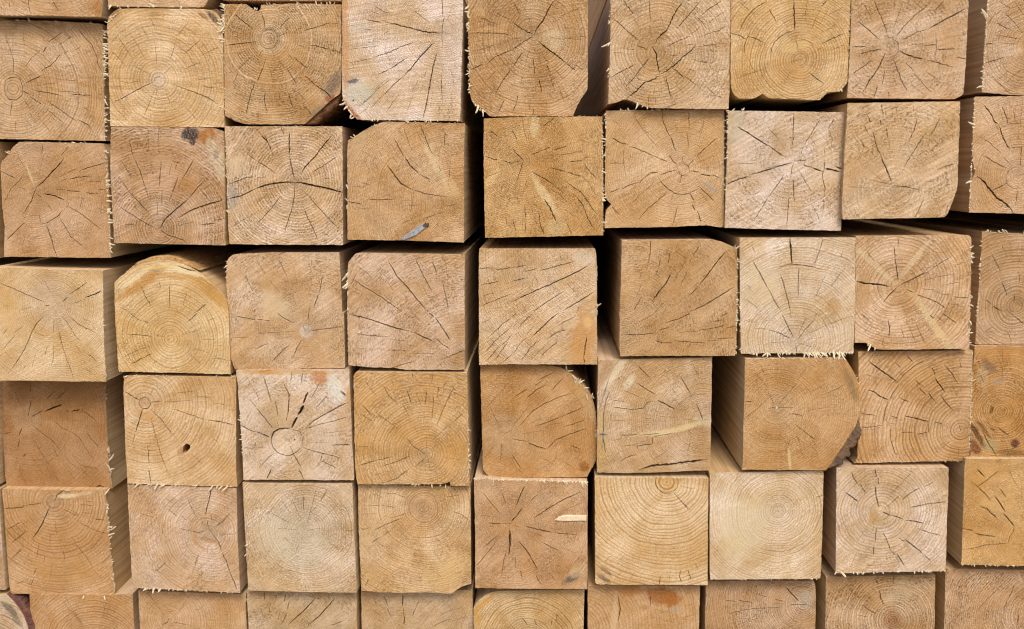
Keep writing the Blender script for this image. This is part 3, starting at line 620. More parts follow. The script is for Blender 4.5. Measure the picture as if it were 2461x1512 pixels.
(2, 1, '''2 17 -1 25 -4 37 -9;2 40 -6 53 -10;1 45 -1 68 -5;2 0 -8 5 -2 11 4;2 11 4 8 14 4 26;1 0 6 7 5;2 29 -28 41 -37;1 10 -37 12 -24 15 -12;2 0 -26 5 -15;2 19 15 30 21 41 28;1 41 28 46 32;2 36 11 52 15;2 53 15 60 18 67 19;1 67 19 75 27 81 39
2 55 5 59 5 68 4;2 70 8 75 15 80 20;1 69 1 80 1;2 50 23 58 29 66 34 70 39 77 50 82 56;2 61 37 68 47 73 60 80 72;3 30 40 36 49 43 64;1 15 22 10 37;2 12 46 13 56 12 63;2 13 64 13 73;2 26 54 27 66 31 76;2 1 62 4 72;1 21 57 24 66
1 52 63 58 76;1 66 66 69 72;1 42 33 55 46;1 18 71 18 78;1 50 50 60 58;1 30 67 31 74;1 5 38 7 47;2 -26 0 -13 4;2 -9 4 0 7;1 -27 21 -12 15;2 -22 -25 -12 -18;1 -7 25 -12 35;1 -20 70 -16 60;1 -6 58 -5 66
2 140 19 144 26 150 32 158 36 165 37 172 35 177 32 180 28;1 159 10 161 7 166 7 170 10 171 14 168 19 162 18 159 13 159 10;2 96 -18 104 -13 112 -11;2 113 -10 123 -6 137 0;2 137 0 141 2;2 141 2 149 5;1 117 -40 125 -27 134 -15 140 -9
2 144 -44 145 -34 150 -22 153 -18;2 153 -18 156 -8 158 -5;2 151 -1 155 5 159 8;2 170 -43 170 -28;1 168 -24 170 -8;1 186 -42 183 -27 179 -14;2 197 -18 186 -8 177 0;2 168 10 175 3;1 164 6 164 0;1 157 -32 158 -22;1 97 -35 104 -29 107 -26
1 107 -10 107 5 109 15 110 21;2 159 13 150 15 143 18;2 142 15 133 16 127 21;2 127 21 122 26;2 122 25 112 28 105 32;2 103 31 94 35;2 171 14 180 15;3 181 17 191 19;2 192 18 200 21;2 163 17 161 27;2 149 34 141 42 132 49 121 61
1 140 22 130 31 114 46;2 171 36 175 43;2 173 46 176 52;2 178 52 182 64;2 180 29 188 37 195 44;2 159 48 156 61 154 67;2 96 48 104 57;1 94 7 101 6
3 76 103 65 110 50 117 40 122 25 128 10 135 0 140;2 60 101 45 105 26 110;2 24 108 12 111;2 0 107 13 105;2 13 117 0 120;1 23 115 25 124;3 79 130 70 136 58 143 50 148;2 51 129 35 139 28 144 20 150;2 -32 108 -18 107;2 -16 109 0 107;2 -30 124 -12 120
1 -28 134 -16 131;2 -30 144 -10 136 0 132;1 53 122 60 130;1 46 94 47 100
2 133 81 133 93;2 133 92 131 103;1 131 103 129 110;2 143 97 141 107;1 141 107 137 117;2 152 92 150 103;1 159 84 157 92;2 180 86 174 96;2 173 98 170 103;1 167 98 163 108;1 163 108 157 116;3 206 91 198 100 190 111 184 119 179 125
2 179 126 170 134;3 153 112 148 122 140 132 134 140;1 169 109 163 122 160 128;1 125 110 122 121;2 125 134 121 141 117 148;3 213 126 200 134 185 143 172 149;1 148 138 137 150;1 124 123 120 134;1 194 112 204 120
2 231 100 238 112 246 127;1 230 84 234 94;1 225 123 230 127;1 223 136 235 145 240 150'''),
(3, 1, '''3 24 6 12 9 0 13 -18 18;3 -18 19 -28 22 -40 27;2 25 5 30 4 37 4;2 25 6 23 12 22 21;2 24 23 25 38 26 45;2 33 8 43 11;3 43 11 53 15;4 55 12 62 13 69 15;3 65 10 72 12;2 55 0 54 12 52 20 55 30 54 38;1 54 40 53 52;2 16 17 8 29 0 40
2 0 40 -8 53 -14 62;1 28 11 37 26 44 38;1 42 46 48 57 50 64;2 20 40 19 55 18 66;2 25 -42 24 -25 24 -8;2 50 -36 43 -24 35 -11;1 35 -11 31 0;2 0 -11 14 0;3 -30 -29 -17 -21 -5 -13 2 -9;2 9 -4 20 2;2 64 -36 58 -27;1 58 -27 62 -17 61 -10
1 54 -10 55 0;1 0 -27 10 -17;1 40 -19 49 -7;1 -31 7 -12 7;1 -21 44 -4 30
3 108 0 112 8 117 20 119 26;2 101 -24 104 -10 109 0;2 119 28 130 29 140 31 148 33;1 92 21 105 24 117 27;2 131 10 137 0;2 162 13 172 9 180 7;2 150 40 145 52 140 60;2 137 0 150 -20;1 127 15 125 20;2 109 -50 110 -42;2 94 -42 99 -32;2 108 -35 109 -29
2 144 -37 140 -25 135 -13;2 166 -38 160 -26 155 -20;1 150 -20 145 -15;2 92 -30 97 -21;2 114 -28 115 -17;1 88 -18 94 -6;1 122 -38 122 -32;1 123 -48 124 -42;1 140 -50 140 -43;1 165 -15 155 -3;1 180 -24 160 -8;1 113 -45 113 -38
1 150 25 161 22;1 136 45 139 49
4 201 19 208 25 214 33 220 40 228 45 233 50 236 55;2 193 2 200 5;2 207 -1 218 6 231 12;2 230 26 222 30 215 33;1 229 20 230 27 236 31 243 30;1 229 19 231 14 235 11 240 10;1 225 0 234 9;1 243 0 243 12;1 240 32 238 48
3 207 -50 215 -40 217 -34 222 -30;3 222 -30 226 -18 230 -10 233 -7;2 224 -50 229 -38 231 -30;1 224 -28 230 -31 246 -32;1 205 -18 213 -13 225 -2;1 233 -8 243 -9;1 240 -20 240 -12;2 244 -10 243 0;1 236 -45 238 -30
4 21 78 22 90 23 104;2 8 107 20 104 30 104 42 106 52 109;2 53 78 50 90 46 100 44 105;2 30 106 29 120 29 135;2 12 112 17 130 22 150;1 75 105 67 117 60 125;1 57 111 50 125 45 138;1 72 90 70 98;2 0 127 12 149
4 84 120 93 122 105 123 117 125;3 125 125 135 120 145 115 156 110;2 156 109 165 103 178 95;3 125 125 118 132 110 141;2 125 122 124 110 122 95 121 86;2 125 77 125 87;1 95 92 104 103;2 133 128 140 131;1 147 127 162 129;2 143 133 152 136
2 150 135 162 140 172 147;1 178 106 190 101;1 150 119 162 116 180 113;1 166 124 185 121;2 178 135 193 136;1 166 133 175 133;1 105 138 100 143;1 172 141 190 145;1 142 107 153 92
1 215 93 224 112;2 225 122 230 134;1 241 110 242 122;1 225 85 226 90;2 210 138 214 142;2 216 144 224 149;1 237 133 236 140'''),
(0, 2, '''2 44 2 36 9 31 18 26 30 22 38 14 50 8 58;1 52 5 51 20;1 52 30 51 45 49 52;2 56 15 60 32 65 47 72 66;2 58 2 65 10 73 23 79 29;2 66 3 75 11 85 16 93 20;1 72 30 79 40;2 83 39 90 44 94 48;1 22 13 13 20;1 15 21 8 29 3 35;1 35 38 33 44
1 45 32 43 42;1 33 45 31 51;1 8 15 3 20;1 25 50 21 57;1 80 52 90 60;1 28 17 45 23
2 124 0 130 5 136 8;2 137 7 143 10;2 190 0 185 5 180 9;1 196 14 186 18 176 21;1 208 5 198 8;2 122 21 132 21 147 23;1 120 42 132 36 144 32;2 127 49 136 44 146 39;1 152 45 146 50;1 164 24 160 27;1 194 26 207 26;1 209 31 214 32
1 180 38 188 45 194 50;1 202 44 212 44 220 46;1 168 50 170 57;1 185 34 202 39;1 115 30 122 30;1 150 0 153 5
2 30 100 36 97 42 93;4 43 95 52 91 60 88;2 62 93 67 96;3 68 95 77 93;2 78 95 83 96 88 100 93 105;2 29 68 29 77;2 30 84 27 100;2 52 75 45 83;2 64 74 55 83;1 14 75 19 88;2 27 105 37 113 50 123 60 135;1 60 135 68 145 76 150;2 52 104 60 111 69 115
2 69 115 76 120 80 127;1 80 127 90 141;2 82 114 90 124 96 130;2 4 117 11 115;2 21 111 18 118;2 19 121 17 130;2 25 135 22 139;1 32 120 37 130 45 143 50 150;1 50 126 56 140;1 68 135 78 147 95 150;1 30 138 38 150
2 134 86 135 83 139 81 143 84 145 88 142 92 137 92 134 88 134 86;3 119 75 125 79 134 84;3 137 92 134 103 130 115;1 130 115 127 127;2 145 86 155 85;1 156 86 187 84;1 160 81 172 77 188 75;1 185 81 206 81;2 143 91 155 103 168 120
2 164 92 180 97 198 103;3 199 103 212 105 225 108;2 145 100 150 120 155 138 160 150;2 142 127 143 145;1 205 87 217 88;1 195 115 190 125;1 144 80 148 71;1 203 120 211 125;1 183 135 196 147'''),
(1, 2, '''2 51 0 50 7;2 20 0 28 6 37 10;2 51 18 60 16 72 15 84 13;1 0 20 15 19 40 18;2 44 26 40 33 35 44;2 33 30 25 37 15 47;2 0 35 6 32 12 29;1 8 39 6 43;2 -20 3 0 7;2 0 6 8 7 14 8;1 -22 24 -8 24;1 -10 35 0 33;1 71 32 77 36;1 45 12 48 18
3 166 0 171 4;3 172 4 180 16 187 27;3 88 1 105 5 120 10 135 15 150 18;3 150 18 160 23 172 28;2 172 24 180 31 187 35;1 185 0 186 6;2 96 20 110 22 127 23;1 125 25 145 27;1 97 35 107 34;1 108 35 124 35;2 125 36 145 36;1 150 39 173 39
2 200 36 193 39 186 42;1 186 42 177 45;2 128 54 140 50 151 47;1 172 54 180 47;1 192 47 191 53;1 145 31 158 33;1 150 0 158 8
4 34 111 28 111 21 112 17 115 15 119 15 124;3 15 124 16 129 20 134 27 137 33 137 39 134 44 129;2 44 129 45 120 42 114 34 112;5 34 111 37 105 40 100;5 40 99 46 89;4 45 88 50 76;3 47 112 55 104 67 97 80 90 89 86;2 57 92 62 87 69 79
2 61 67 57 75 53 83;2 45 58 43 70;2 35 57 33 67;3 26 66 29 73 32 79 31 92 30 100;2 30 100 29 104;3 7 61 11 73 14 85;2 18 82 20 93 21 100;1 20 104 23 112;3 0 91 8 101 16 111;3 0 114 14 120;2 0 75 3 85;2 47 112 62 107 75 104 88 100
1 65 116 87 113;1 51 125 70 125;3 71 127 92 127;2 44 129 55 133 68 136 83 140;3 33 128 36 136 43 148;2 19 134 12 139 3 149;1 0 130 10 129;2 64 135 62 143 57 149;2 62 142 77 149;3 -15 108 -6 113 0 115;2 -12 130 0 130;2 -6 83 0 91;1 -10 60 0 77
2 150 57 151 63;2 170 57 169 67;1 122 70 130 76;2 122 70 128 80 137 88;2 145 74 149 87;1 154 78 159 90;2 164 75 163 88;1 184 64 179 73;2 176 71 174 78;2 192 67 185 82 178 97 173 111;2 198 97 190 105;1 189 105 180 113 172 120;2 171 80 169 102
1 141 88 147 99;1 164 118 164 134;2 163 136 150 128 145 120;1 113 94 130 107 138 112;2 101 88 110 97;1 100 97 113 105;1 104 65 116 80;1 166 132 174 127;1 165 138 167 149;2 162 140 153 148;2 150 137 138 142 120 148;2 98 147 115 142 132 138
1 95 128 110 129;1 153 110 156 118;1 180 122 186 115;1 130 64 132 70'''),
(2, 2, '''3 45 0 35 8 25 18 18 24;2 20 0 12 8 5 16;2 5 0 0 4;2 53 16 43 19 34 25;2 60 4 50 9 46 12;2 45 27 35 35 27 43;2 25 26 17 35 8 47;2 13 24 7 31 1 40;1 34 30 25 38 17 47;3 72 23 70 35 69 43;2 69 43 70 49;1 21 13 14 21;1 7 18 2 22;1 30 23 23 30
2 0 4 -10 12 -22 23;2 0 13 -16 27 -26 38;2 0 21 -10 32;2 -4 28 -16 45;1 -20 5 -28 10;2 -24 46 -12 32;2 0 40 -8 47
2 172 0 160 6 147 10;1 139 0 130 5 116 12;2 107 21 125 21 140 19;2 140 17 152 14;2 137 26 145 29 155 29;2 156 27 170 28 185 29;2 179 17 192 15 205 12;2 207 0 200 4;1 160 19 178 18;2 197 25 213 24;1 186 26 198 27;1 205 15 215 13;1 190 9 200 7
1 223 7 229 9;1 232 15 246 16;1 243 7 246 8
2 39 58 26 64;2 28 66 22 70;2 50 62 42 70 38 75;2 34 69 25 73 14 82;2 60 77 45 81 32 87 20 94 8 108;2 70 90 57 96 40 103 20 110;2 70 103 50 110;2 72 111 55 117 42 122 33 132;3 33 131 22 128 15 125;2 15 124 0 121;2 15 73 2 81;1 16 90 0 110
2 56 127 65 131;2 0 136 8 149;1 44 130 42 140 36 149;1 47 142 60 149;1 9 57 8 61;1 -2 66 -26 93;1 -17 98 -12 110;1 0 113 -8 117;2 -10 125 -11 142;1 -16 127 -27 140
3 140 84 148 88 157 93;2 138 85 130 86 126 92 115 93 92 90;2 120 50 127 57 133 63;2 119 67 130 74 138 79;2 162 61 166 68 170 75 173 80;1 174 50 180 63;1 153 72 160 81;1 107 74 124 82;2 177 87 184 104;1 157 93 160 88 167 82 177 78 190 79
2 105 118 122 117;2 122 118 142 116;2 135 119 155 116;2 135 119 135 126 121 128 121 133;1 107 128 120 127;2 104 144 108 140 120 136;1 136 141 152 131;1 172 121 168 135;1 94 103 108 104;2 169 112 172 116;5 122 151 135 147 150 146 165 144 188 141
1 93 83 110 86;1 184 103 190 103;1 97 123 106 121;1 125 101 134 102;2 94 75 91 83 89 90 88 98 88 110 87 118;2 88 121 90 135;2 224 85 232 86;1 226 102 246 82;1 233 57 246 72;1 222 103 235 92;1 238 48 243 60'''),
(3, 2, '''2 13 0 20 15 25 25;2 28 27 35 17 47 4;1 30 20 36 4;2 0 16 10 19 22 25;1 0 29 16 28;1 28 29 43 33;2 27 30 27 38;1 35 22 60 10 75 5 83 3;1 20 0 23 5;2 90 1 97 7;2 115 6 117 15 116 25;1 101 7 93 19;1 131 5 137 17 142 30;1 127 13 131 25
1 112 23 109 33;2 155 2 160 6;1 162 4 171 10;2 167 0 181 10;1 122 0 122 6;1 141 8 151 30;2 235 2 246 11;1 219 17 210 19;1 230 18 234 28;1 208 19 215 14
2 0 92 8 91;1 8 91 25 91;1 0 76 6 88;1 9 90 15 82 30 66;2 20 97 34 99;1 50 80 60 76 72 70;1 15 105 23 113;2 27 108 45 122;1 27 118 32 128;1 35 95 60 90
3 96 46 108 55 118 62 125 67;2 125 67 131 59 140 52 150 46;2 125 67 125 70 120 77 117 84;3 95 74 102 76 107 80 116 84;2 115 85 112 97 110 108;2 110 108 101 110 88 110;2 118 110 118 122 121 132 124 137;3 131 99 143 102 155 105;2 160 105 168 107
2 155 107 154 115;2 142 117 153 115;2 128 115 140 115;2 118 99 126 102;2 90 97 103 99;2 127 82 135 86;2 141 64 147 70;2 145 72 152 79;2 154 77 162 87;3 160 62 164 68 170 76;2 165 79 173 89 178 94;2 158 53 161 60;2 170 50 177 59 182 67
2 122 48 128 53;2 134 42 139 47;1 90 66 98 69;1 94 59 101 62;1 102 67 106 71;1 183 107 185 113;1 179 72 181 80;1 165 132 177 122;1 184 46 186 53;2 221 110 231 118;1 203 58 208 68;1 230 55 229 60;2 205 112 212 126 220 138'''),
(0, 3, '''1 20 4 26 15;1 45 0 58 12;1 65 0 72 10;1 80 2 90 12;3 143 0 144 8 145 14;1 175 3 180 13;1 160 0 161 4
3 3 38 20 37 24 35;2 24 35 32 34 41 32;3 48 35 44 45 41 52 36 60 31 67;2 52 31 55 25 64 18;2 60 38 70 43 76 46;2 75 50 85 56 95 60 104 62;2 68 64 75 75 84 86 90 96;2 90 96 96 105;2 90 48 101 49;2 77 34 89 35;1 79 41 87 43;2 7 58 14 54 20 51
1 22 53 26 50;2 11 71 18 65 25 60;2 11 86 21 77;1 10 86 25 100;2 35 95 32 102;2 33 104 30 111 22 108 16 110 12 107;1 60 75 63 90;1 53 50 54 62;1 38 70 35 85;1 22 92 30 85;1 43 84 42 90;1 48 62 48 77
3 203 17 202 25 199 36 197 45;2 199 48 200 56 204 62;3 204 62 210 70 213 79;3 213 79 218 90 221 100;3 221 100 225 108 228 117;2 180 28 185 39 190 48;2 161 38 171 46;2 174 45 180 50;2 207 56 215 49 221 42;2 172 57 190 61 198 59;1 174 73 182 69
1 200 73 199 82;2 191 82 187 93;2 160 89 150 98;1 157 52 156 62;1 210 62 225 63;1 134 42 148 47;1 180 88 175 93;1 194 96 194 105;1 203 42 203 50;1 155 88 165 97
2 70 135 75 143 80 150;1 62 122 70 135;1 141 118 150 130 160 143;2 155 150 161 147 162 143;2 166 147 172 148 180 150;1 182 122 170 140;1 0 141 9 138'''),
(1, 3, '''3 15 0 10 10;3 41 0 46 10;1 -6 0 -10 5;2 147 0 135 9 120 14;1 124 2 112 7;1 155 2 152 12
2 45 24 46 40;1 57 22 54 35;1 54 35 49 52;2 68 21 62 31;1 82 30 72 40 62 52;1 25 31 33 42;1 11 41 20 45 33 52;1 35 30 42 45;1 82 40 90 35;1 48 59 62 57;1 20 57 40 58;1 26 65 36 73;1 60 33 55 40;1 87 59 94 59;1 48 112 48 118;1 42 70 38 80
1 30 75 24 83;1 70 70 80 78;1 120 22 135 24 145 28;1 112 24 123 27;2 190 41 198 44 206 50;1 150 41 140 44 129 47;1 100 43 116 43;2 100 56 103 58 110 56;2 113 59 125 53 140 47;2 111 71 120 65;1 121 65 132 56;1 106 35 119 35;1 120 35 135 37
1 116 71 130 77;2 108 106 105 112;1 173 98 180 107;1 156 98 159 107;1 138 100 139 106;1 182 71 186 76;1 118 110 115 117;1 180 27 195 25
3 58 123 45 137 38 143 30 150;3 76 124 68 133 60 142 50 150;2 32 127 30 135;2 29 119 27 127;1 20 120 18 130;2 30 137 25 149;2 8 118 8 126;1 24 134 21 146;1 87 126 80 137;2 83 146 72 150;1 42 121 37 130;1 14 130 13 137;1 5 134 7 143
2 123 122 127 132;3 141 120 141 132;2 142 133 142 141;3 143 141 142 150;2 126 134 130 142;2 157 125 152 137 150 142;2 188 144 178 147 170 151;1 170 125 160 134;1 113 124 116 130;1 167 138 162 145;1 175 140 198 133;1 110 133 120 141'''),
(2, 3, '''1 6 0 10 4;1 36 0 35 3;3 10 37 5 44 -1 51;2 -1 52 -9 52;3 -9 52 -23 52;4 -2 58 -2 70 -3 83;2 -5 78 -8 88 -10 102;2 -28 22 -20 33 -11 43;2 -10 22 -6 33;1 -4 35 -1 45;2 -15 70 -25 82 -36 95;2 -14 64 -28 76;1 -17 80 -24 93 -30 107;1 -30 44 -20 46
3 12 16 8 25 4 35;2 25 24 17 31;3 66 22 50 29 38 36 30 41 21 47;3 13 55 25 58 40 61;2 40 61 50 62 62 63;3 6 69 14 78 20 88 25 97;2 28 70 38 75 46 79;1 50 76 55 79;2 3 84 4 96;2 8 97 10 107;2 23 101 26 108 29 111;1 37 100 42 108;1 53 38 66 33
1 2 54 8 56;1 33 25 39 21
2 138 8 138 14 140 19 145 23 150 24 155 22;1 155 22 160 16 160 8;2 155 22 160 28 170 39;1 160 16 175 19;1 107 97 100 104;1 96 82 88 90;1 117 99 112 109;2 142 102 142 111;2 162 97 161 103 163 109;2 169 97 172 106;1 151 100 151 108;1 107 83 100 94
1 176 90 179 97;1 192 5 197 8;1 218 4 213 14;2 43 138 43 147;2 21 144 24 150;2 38 145 38 150;2 10 143 15 150;3 102 122 104 135 102 147;2 133 122 133 132;1 145 145 157 148;1 165 142 177 140;1 165 132 175 129;1 140 135 150 138
2 205 126 216 127;2 217 126 231 128;2 208 139 225 135;2 223 135 246 133;1 233 119 246 123;1 215 150 240 142'''),
(3, 3, '''1 0 28 7 25 15 25 22 29 26 36;2 46 27 53 25;3 103 16 104 27 107 37;3 110 41 118 45;3 118 44 130 48;3 131 49 140 50 150 52;2 80 4 86 14;2 88 14 94 23;2 103 0 104 8;2 106 8 106 15;3 74 22 80 26 87 32;2 137 4 127 15 117 24;3 146 18 137 23 128 30
2 160 12 150 17;2 127 25 119 32 112 38;3 134 38 150 34 172 31;2 144 57 155 61 167 64;2 110 60 115 70 118 79;2 118 78 122 83;3 124 81 128 88 131 93;2 125 66 131 69;3 131 67 140 74 149 81;2 150 82 157 89;1 110 50 119 60;2 104 55 103 70
2 102 73 101 83;1 107 43 100 53;1 95 56 85 70;1 86 79 79 94;1 84 41 88 41;1 97 35 101 32
3 201 0 208 7;3 222 1 210 11 201 17;2 201 17 207 22 214 30;3 218 26 224 34 228 41;3 226 42 231 48 237 55;2 237 55 236 60 232 65 231 71;2 231 71 220 72 208 73 198 76 187 77;3 187 57 197 59;3 197 61 205 63 219 65;2 203 35 210 38
3 209 37 215 43 220 47;2 223 19 229 27;1 231 0 237 12 241 18;1 233 72 246 72;1 242 43 246 48;1 195 12 204 18
3 17 113 23 120 30 127;2 18 131 26 130 33 130 42 131;2 6 125 15 127;1 0 133 10 133;2 103 105 106 111;2 107 116 109 125 112 131;1 121 100 120 113;1 98 112 103 118;1 80 117 90 126;2 90 130 100 137 104 139;1 128 122 125 131;1 85 140 96 142
2 237 111 231 125;2 230 126 226 137;2 200 136 210 126 222 114;1 190 135 172 150;2 241 139 240 150;1 223 147 226 140;1 184 135 192 128;1 210 147 205 150'''),
]

# torn fibres: beam, from x,y to x,y, how many, shortest and longest (mm), colour (0 pale, 1 tan), lean (degrees), spread
FRINGE = [
('1a', 250,66, 254,338, 60, 1.2,4.2, 0, -10, 26), ('1a', 36,49, 78,50, 9, .8,2.2, 1, 55, 25), ('1a', 100,51, 230,57, 14, .5,1.8, 1, 60, 25),
('0b', 262,15, 400,18, 11, 1.0,3.4, 0, -35, 40), ('0b', 400,18, 440,18, 6, .8,2.4, 0, -70, 20),
('1b', 257,62, 290,21, 12, .8,2.6, 1, 20, 30), ('1c', 538,12, 537,110, 30, 1.0,4.0, 0, 15, 34), ('1c', 537,110, 538,270, 18, .6,2.2, 0, 5, 40),
('1c', 630,11, 815,10, 20, .5,2.2, 0, 25, 40), ('1c', 604,22, 626,24, 3, 1.5,3.2, 0, 10, 20),
('1d', 823,240, 850,285, 9, 1.0,3.6, 0, 30, 35), ('1d', 860,288, 1100,291, 26, .4,1.6, 0, 20, 50),
('1e', 1124,-5, 1128,232, 56, .8,2.8, 0, -5, 60), ('1e', 1130,240, 1172,278, 10, 1.6,5.0, 0, 55, 30),
('1f', 1466,0, 1464,60, 8, .5,1.4, 0, 10, 40), ('1f', 1465,80, 1463,122, 4, 1.4,4.5, 0, 60, 25), ('1f', 1462,150, 1461,210, 6, .8,3.0, 0, 20, 40), ('1f', 1530,249, 1560,260, 5, 1.2,3.8, 0, 20, 25),
('1g', 2044,0, 2038,180, 18, .3,1.0, 1, 0, 50), ('1g', 1990,222, 2030,215, 6, .8,2.0, 0, 20, 40), ('1h', 2040,110, 2039,126, 1, 3.0,3.6, 0, -75, 5),
('1i', 2374,-5, 2360,215, 120, .4,1.2, 0, 0, 50), ('1i', 2372,18, 2362,60, 3, 3.5,7.5, 0, -30, 12), ('1i', 2363,150, 2359,222, 8, 1.2,4.5, 0, 20, 45),
('2a', 252,345, 266,610, 58, 1.2,3.6, 0, -5, 28), ('2a', 45,341, 245,345, 16, .5,1.8, 0, 55, 30), ('2a', 28,357, 4,396, 8, .6,2.2, 1, 0, 40),
('2c', 543,330, 551,580, 20, .8,2.8, 0, -45, 30), ('2c', 640,304, 780,304, 14, .3,1.2, 1, 20, 40),
('2d', 845,332, 900,302, 10, .5,1.8, 1, 0, 40), ('2d', 975,293, 985,294, 2, 3.2,5.6, 0, 35, 15), ('2d', 835,440, 834,510, 7, 1.0,3.0, 0, -40, 30), ('2d', 950,292, 1100,296, 10, .4,1.6, 0, 30, 40),
('2e', 1447,282, 1449,560, 46, .8,2.4, 0, -5, 40), ('2e', 1262,281, 1440,280, 24, .2,.9, 1, 0, 50),
('2f', 1455,270, 1453,400, 16, .6,2.0, 0, 10, 40), ('2f', 1470,266, 1730,263, 34, .4,1.8, 0, 30, 40), ('2f', 1740,268, 1739,520, 30, .5,1.8, 0, 0, 40),
('2g', 1749,266, 1744,500, 40, .6,1.9, 0, -5, 40), ('2g', 1755,266, 1785,267, 3, 1.6,3.4, 0, -20, 30), ('2h', 2026,500, 2025,512, 2, 1.6,2.6, 0, -60, 10),
('2i', 2342,236, 2328,505, 110, .3,1.1, 0, 0, 50), ('2i', 2340,280, 2338,310, 3, 2.0,4.0, 0, -25, 15), ('2i', 2342,404, 2330,440, 5, 1.4,3.6, 0, 30, 30),
('3a', 100,647, 240,650, 8, .8,3.0, 0, 25, 25), ('3a', 40,646, 240,650, 22, .3,1.0, 1, 20, 50), ('3a', 248,690, 250,820, 12, .5,1.8, 0, 20, 40), ('3a', 254,880, 256,912, 5, 1.5,4.0, 0, 60, 20),
('3c', 546,624, 544,680, 12, .7,2.6, 1, 10, 40), ('3c', 545,676, 549,700, 4, .8,2.4, 0, 30, 30),
('3d', 834,650, 835,760, 13, 1.4,4.4, 0, 60, 22), ('3d', 835,640, 836,870, 30, .3,.9, 1, 0, 40),
('3e', 1434,640, 1434,760, 12, 1.0,3.6, 0, 55, 25), ('3e', 1433,620, 1434,700, 16, .4,1.2, 1, 0, 40),
('3f', 1772,610, 1768,850, 56, .6,1.9, 0, 0, 40), ('3f', 1750,590, 1771,598, 4, 1.2,2.6, 0, 20, 25),
('3g', 1782,850, 2048,848, 44, 1.2,4.6, 0, 10, 26), ('3g', 1800,850, 2040,849, 40, .5,1.5, 0, 0, 40), ('3g', 1779,700, 1780,848, 14, .6,2.2, 0, 0, 45),
('3h', 2333,580, 2329,835, 60, .5,2.0, 0, 0, 45), ('3h', 2085,826, 2105,838, 4, 2.0,4.6, 0, 20, 25), ('3i', 2358,580, 2344,820, 60, .4,1.4, 0, 0, 45), ('3i', 2365,556, 2460,562, 12, 1.0,3.4, 0, 40, 30),
('4a', 262,1080, 269,1170, 9, 1.5,6.0, 0, 60, 20), ('4a', 252,925, 256,960, 3, 1.2,3.0, 0, 60, 20), ('4b', 298,906, 330,902, 10, 1.0,3.6, 0, -45, 25), ('4b', 330,902, 440,904, 16, .5,1.6, 1, -40, 30),
('4b', 320,1162, 560,1170, 26, .8,3.8, 1, -38, 22), ('4b', 500,906, 567,907, 6, .8,2.6, 0, -55, 25), ('4c', 573,940, 584,1110, 12, .8,2.6, 0, -20, 40), ('4d', 1124,985, 1128,1160, 26, .6,2.4, 0, 20, 40), ('4d', 870,1164, 1090,1166, 14, .6,2.0, 0, 10, 50),
('4e', 1360,886, 1425,955, 24, .8,3.2, 0, 15, 45), ('4e', 1360,886, 1430,985, 5, 3.0,7.0, 0, 70, 12), ('4e', 1430,985, 1434,1110, 28, .5,2.2, 0, 20, 45),
('4g', 1830,860, 2020,860, 14, .4,1.4, 0, 10, 50), ('4g', 2050,892, 2064,924, 5, .5,1.6, 0, 20, 40), ('4h', 2336,846, 2328,1105, 120, .3,1.1, 0, 0, 50), ('4h', 2336,860, 2330,1090, 12, .8,2.2, 0, 10, 40),
('4h', 2060,1112, 2320,1108, 40, .2,.8, 1, 0, 50), ('5a', 254,1180, 276,1425, 40, 1.0,4.6, 0, 48, 30), ('5a', 100,1428, 250,1430, 7, 1.0,3.2, 0, 20, 30), ('5a', 120,1177, 180,1178, 3, 1.4,2.8, 1, 40, 15),
('5b', 318,1412, 575,1425, 60, .3,1.2, 1, 0, 40), ('5b', 318,1412, 390,1416, 6, 1.2,3.2, 0, -30, 30), ('5c', 596,1300, 590,1340, 3, 1.6,3.2, 0, 50, 20),
('5e', 1142,1149, 1410,1156, 120, .7,2.2, 0, -165, 40), ('5e', 1142,1148, 1410,1155, 70, .4,1.2, 0, -30, 50), ('5e', 1380,1156, 1412,1158, 6, 1.2,3.2, 0, -150, 25), ('5f', 1430,1146, 1700,1148, 70, .3,.9, 0, -170, 40),
('5g', 1706,1392, 1970,1390, 80, .3,1.1, 1, 0, 35), ('5h', 2007,1377, 2271,1372, 80, .4,1.4, 0, -10, 35), ('5h', 2009,1130, 2008,1370, 50, .2,.7, 1, 0, 40), ('5h', 2012,1376, 2024,1376, 2, 3.0,4.6, 0, 35, 10),
('5i', 2309,1357, 2460,1360, 36, .3,1.1, 1, 0, 35), ('6f', 1679,1430, 1677,1503, 10, .4,1.2, 0, 0, 40), ('6b', 590,1432, 592,1460, 2, 2.0,4.6, 0, 60, 15),
]

# long arcs of bark left on the rounded corners: beam, material, thickness mm, set back mm, arc
BARKS = [
('1c', 'BARK', 6, 2.5, '818,228 795,241 777,259 752,281 734,299'),
('4g', 'BARK_G', 10, 0.3, '2062,1012 2050,1036 2030,1064 2008,1096 1990,1124'),
('3b', 'BARK_T', 3.2, 1.0, '300,655 337,634 375,624 410,624 450,637 480,650'),
('6z', 'BARK_R', 6, 1.0, '15,1428 40,1455 62,1490 72,1530 74,1580'),
('1b', 'BARK_G', 3.0, 2.0, '503,23 520,30 532,50 536,88'),
]

# ------------------------------------------------------------------ builders
def area2(p):
    x, z = p[:, 0], p[:, 1]
    return 0.5 * np.sum(x * np.roll(z, -1) - np.roll(x, -1) * z)

def smooth_noise(rng, n, step, closed=True):
    """1-D value noise of n samples with a wave length of about `step` samples."""
    k = max(3, int(n / step))
    base = rng.normal(0, 1, k)
    t = np.arange(n) / n * k
    i = t.astype(int)
    f = t - i
    f = f * f * (3 - 2 * f)
    return base[i % k] * (1 - f) + base[(i + 1) % k] * f

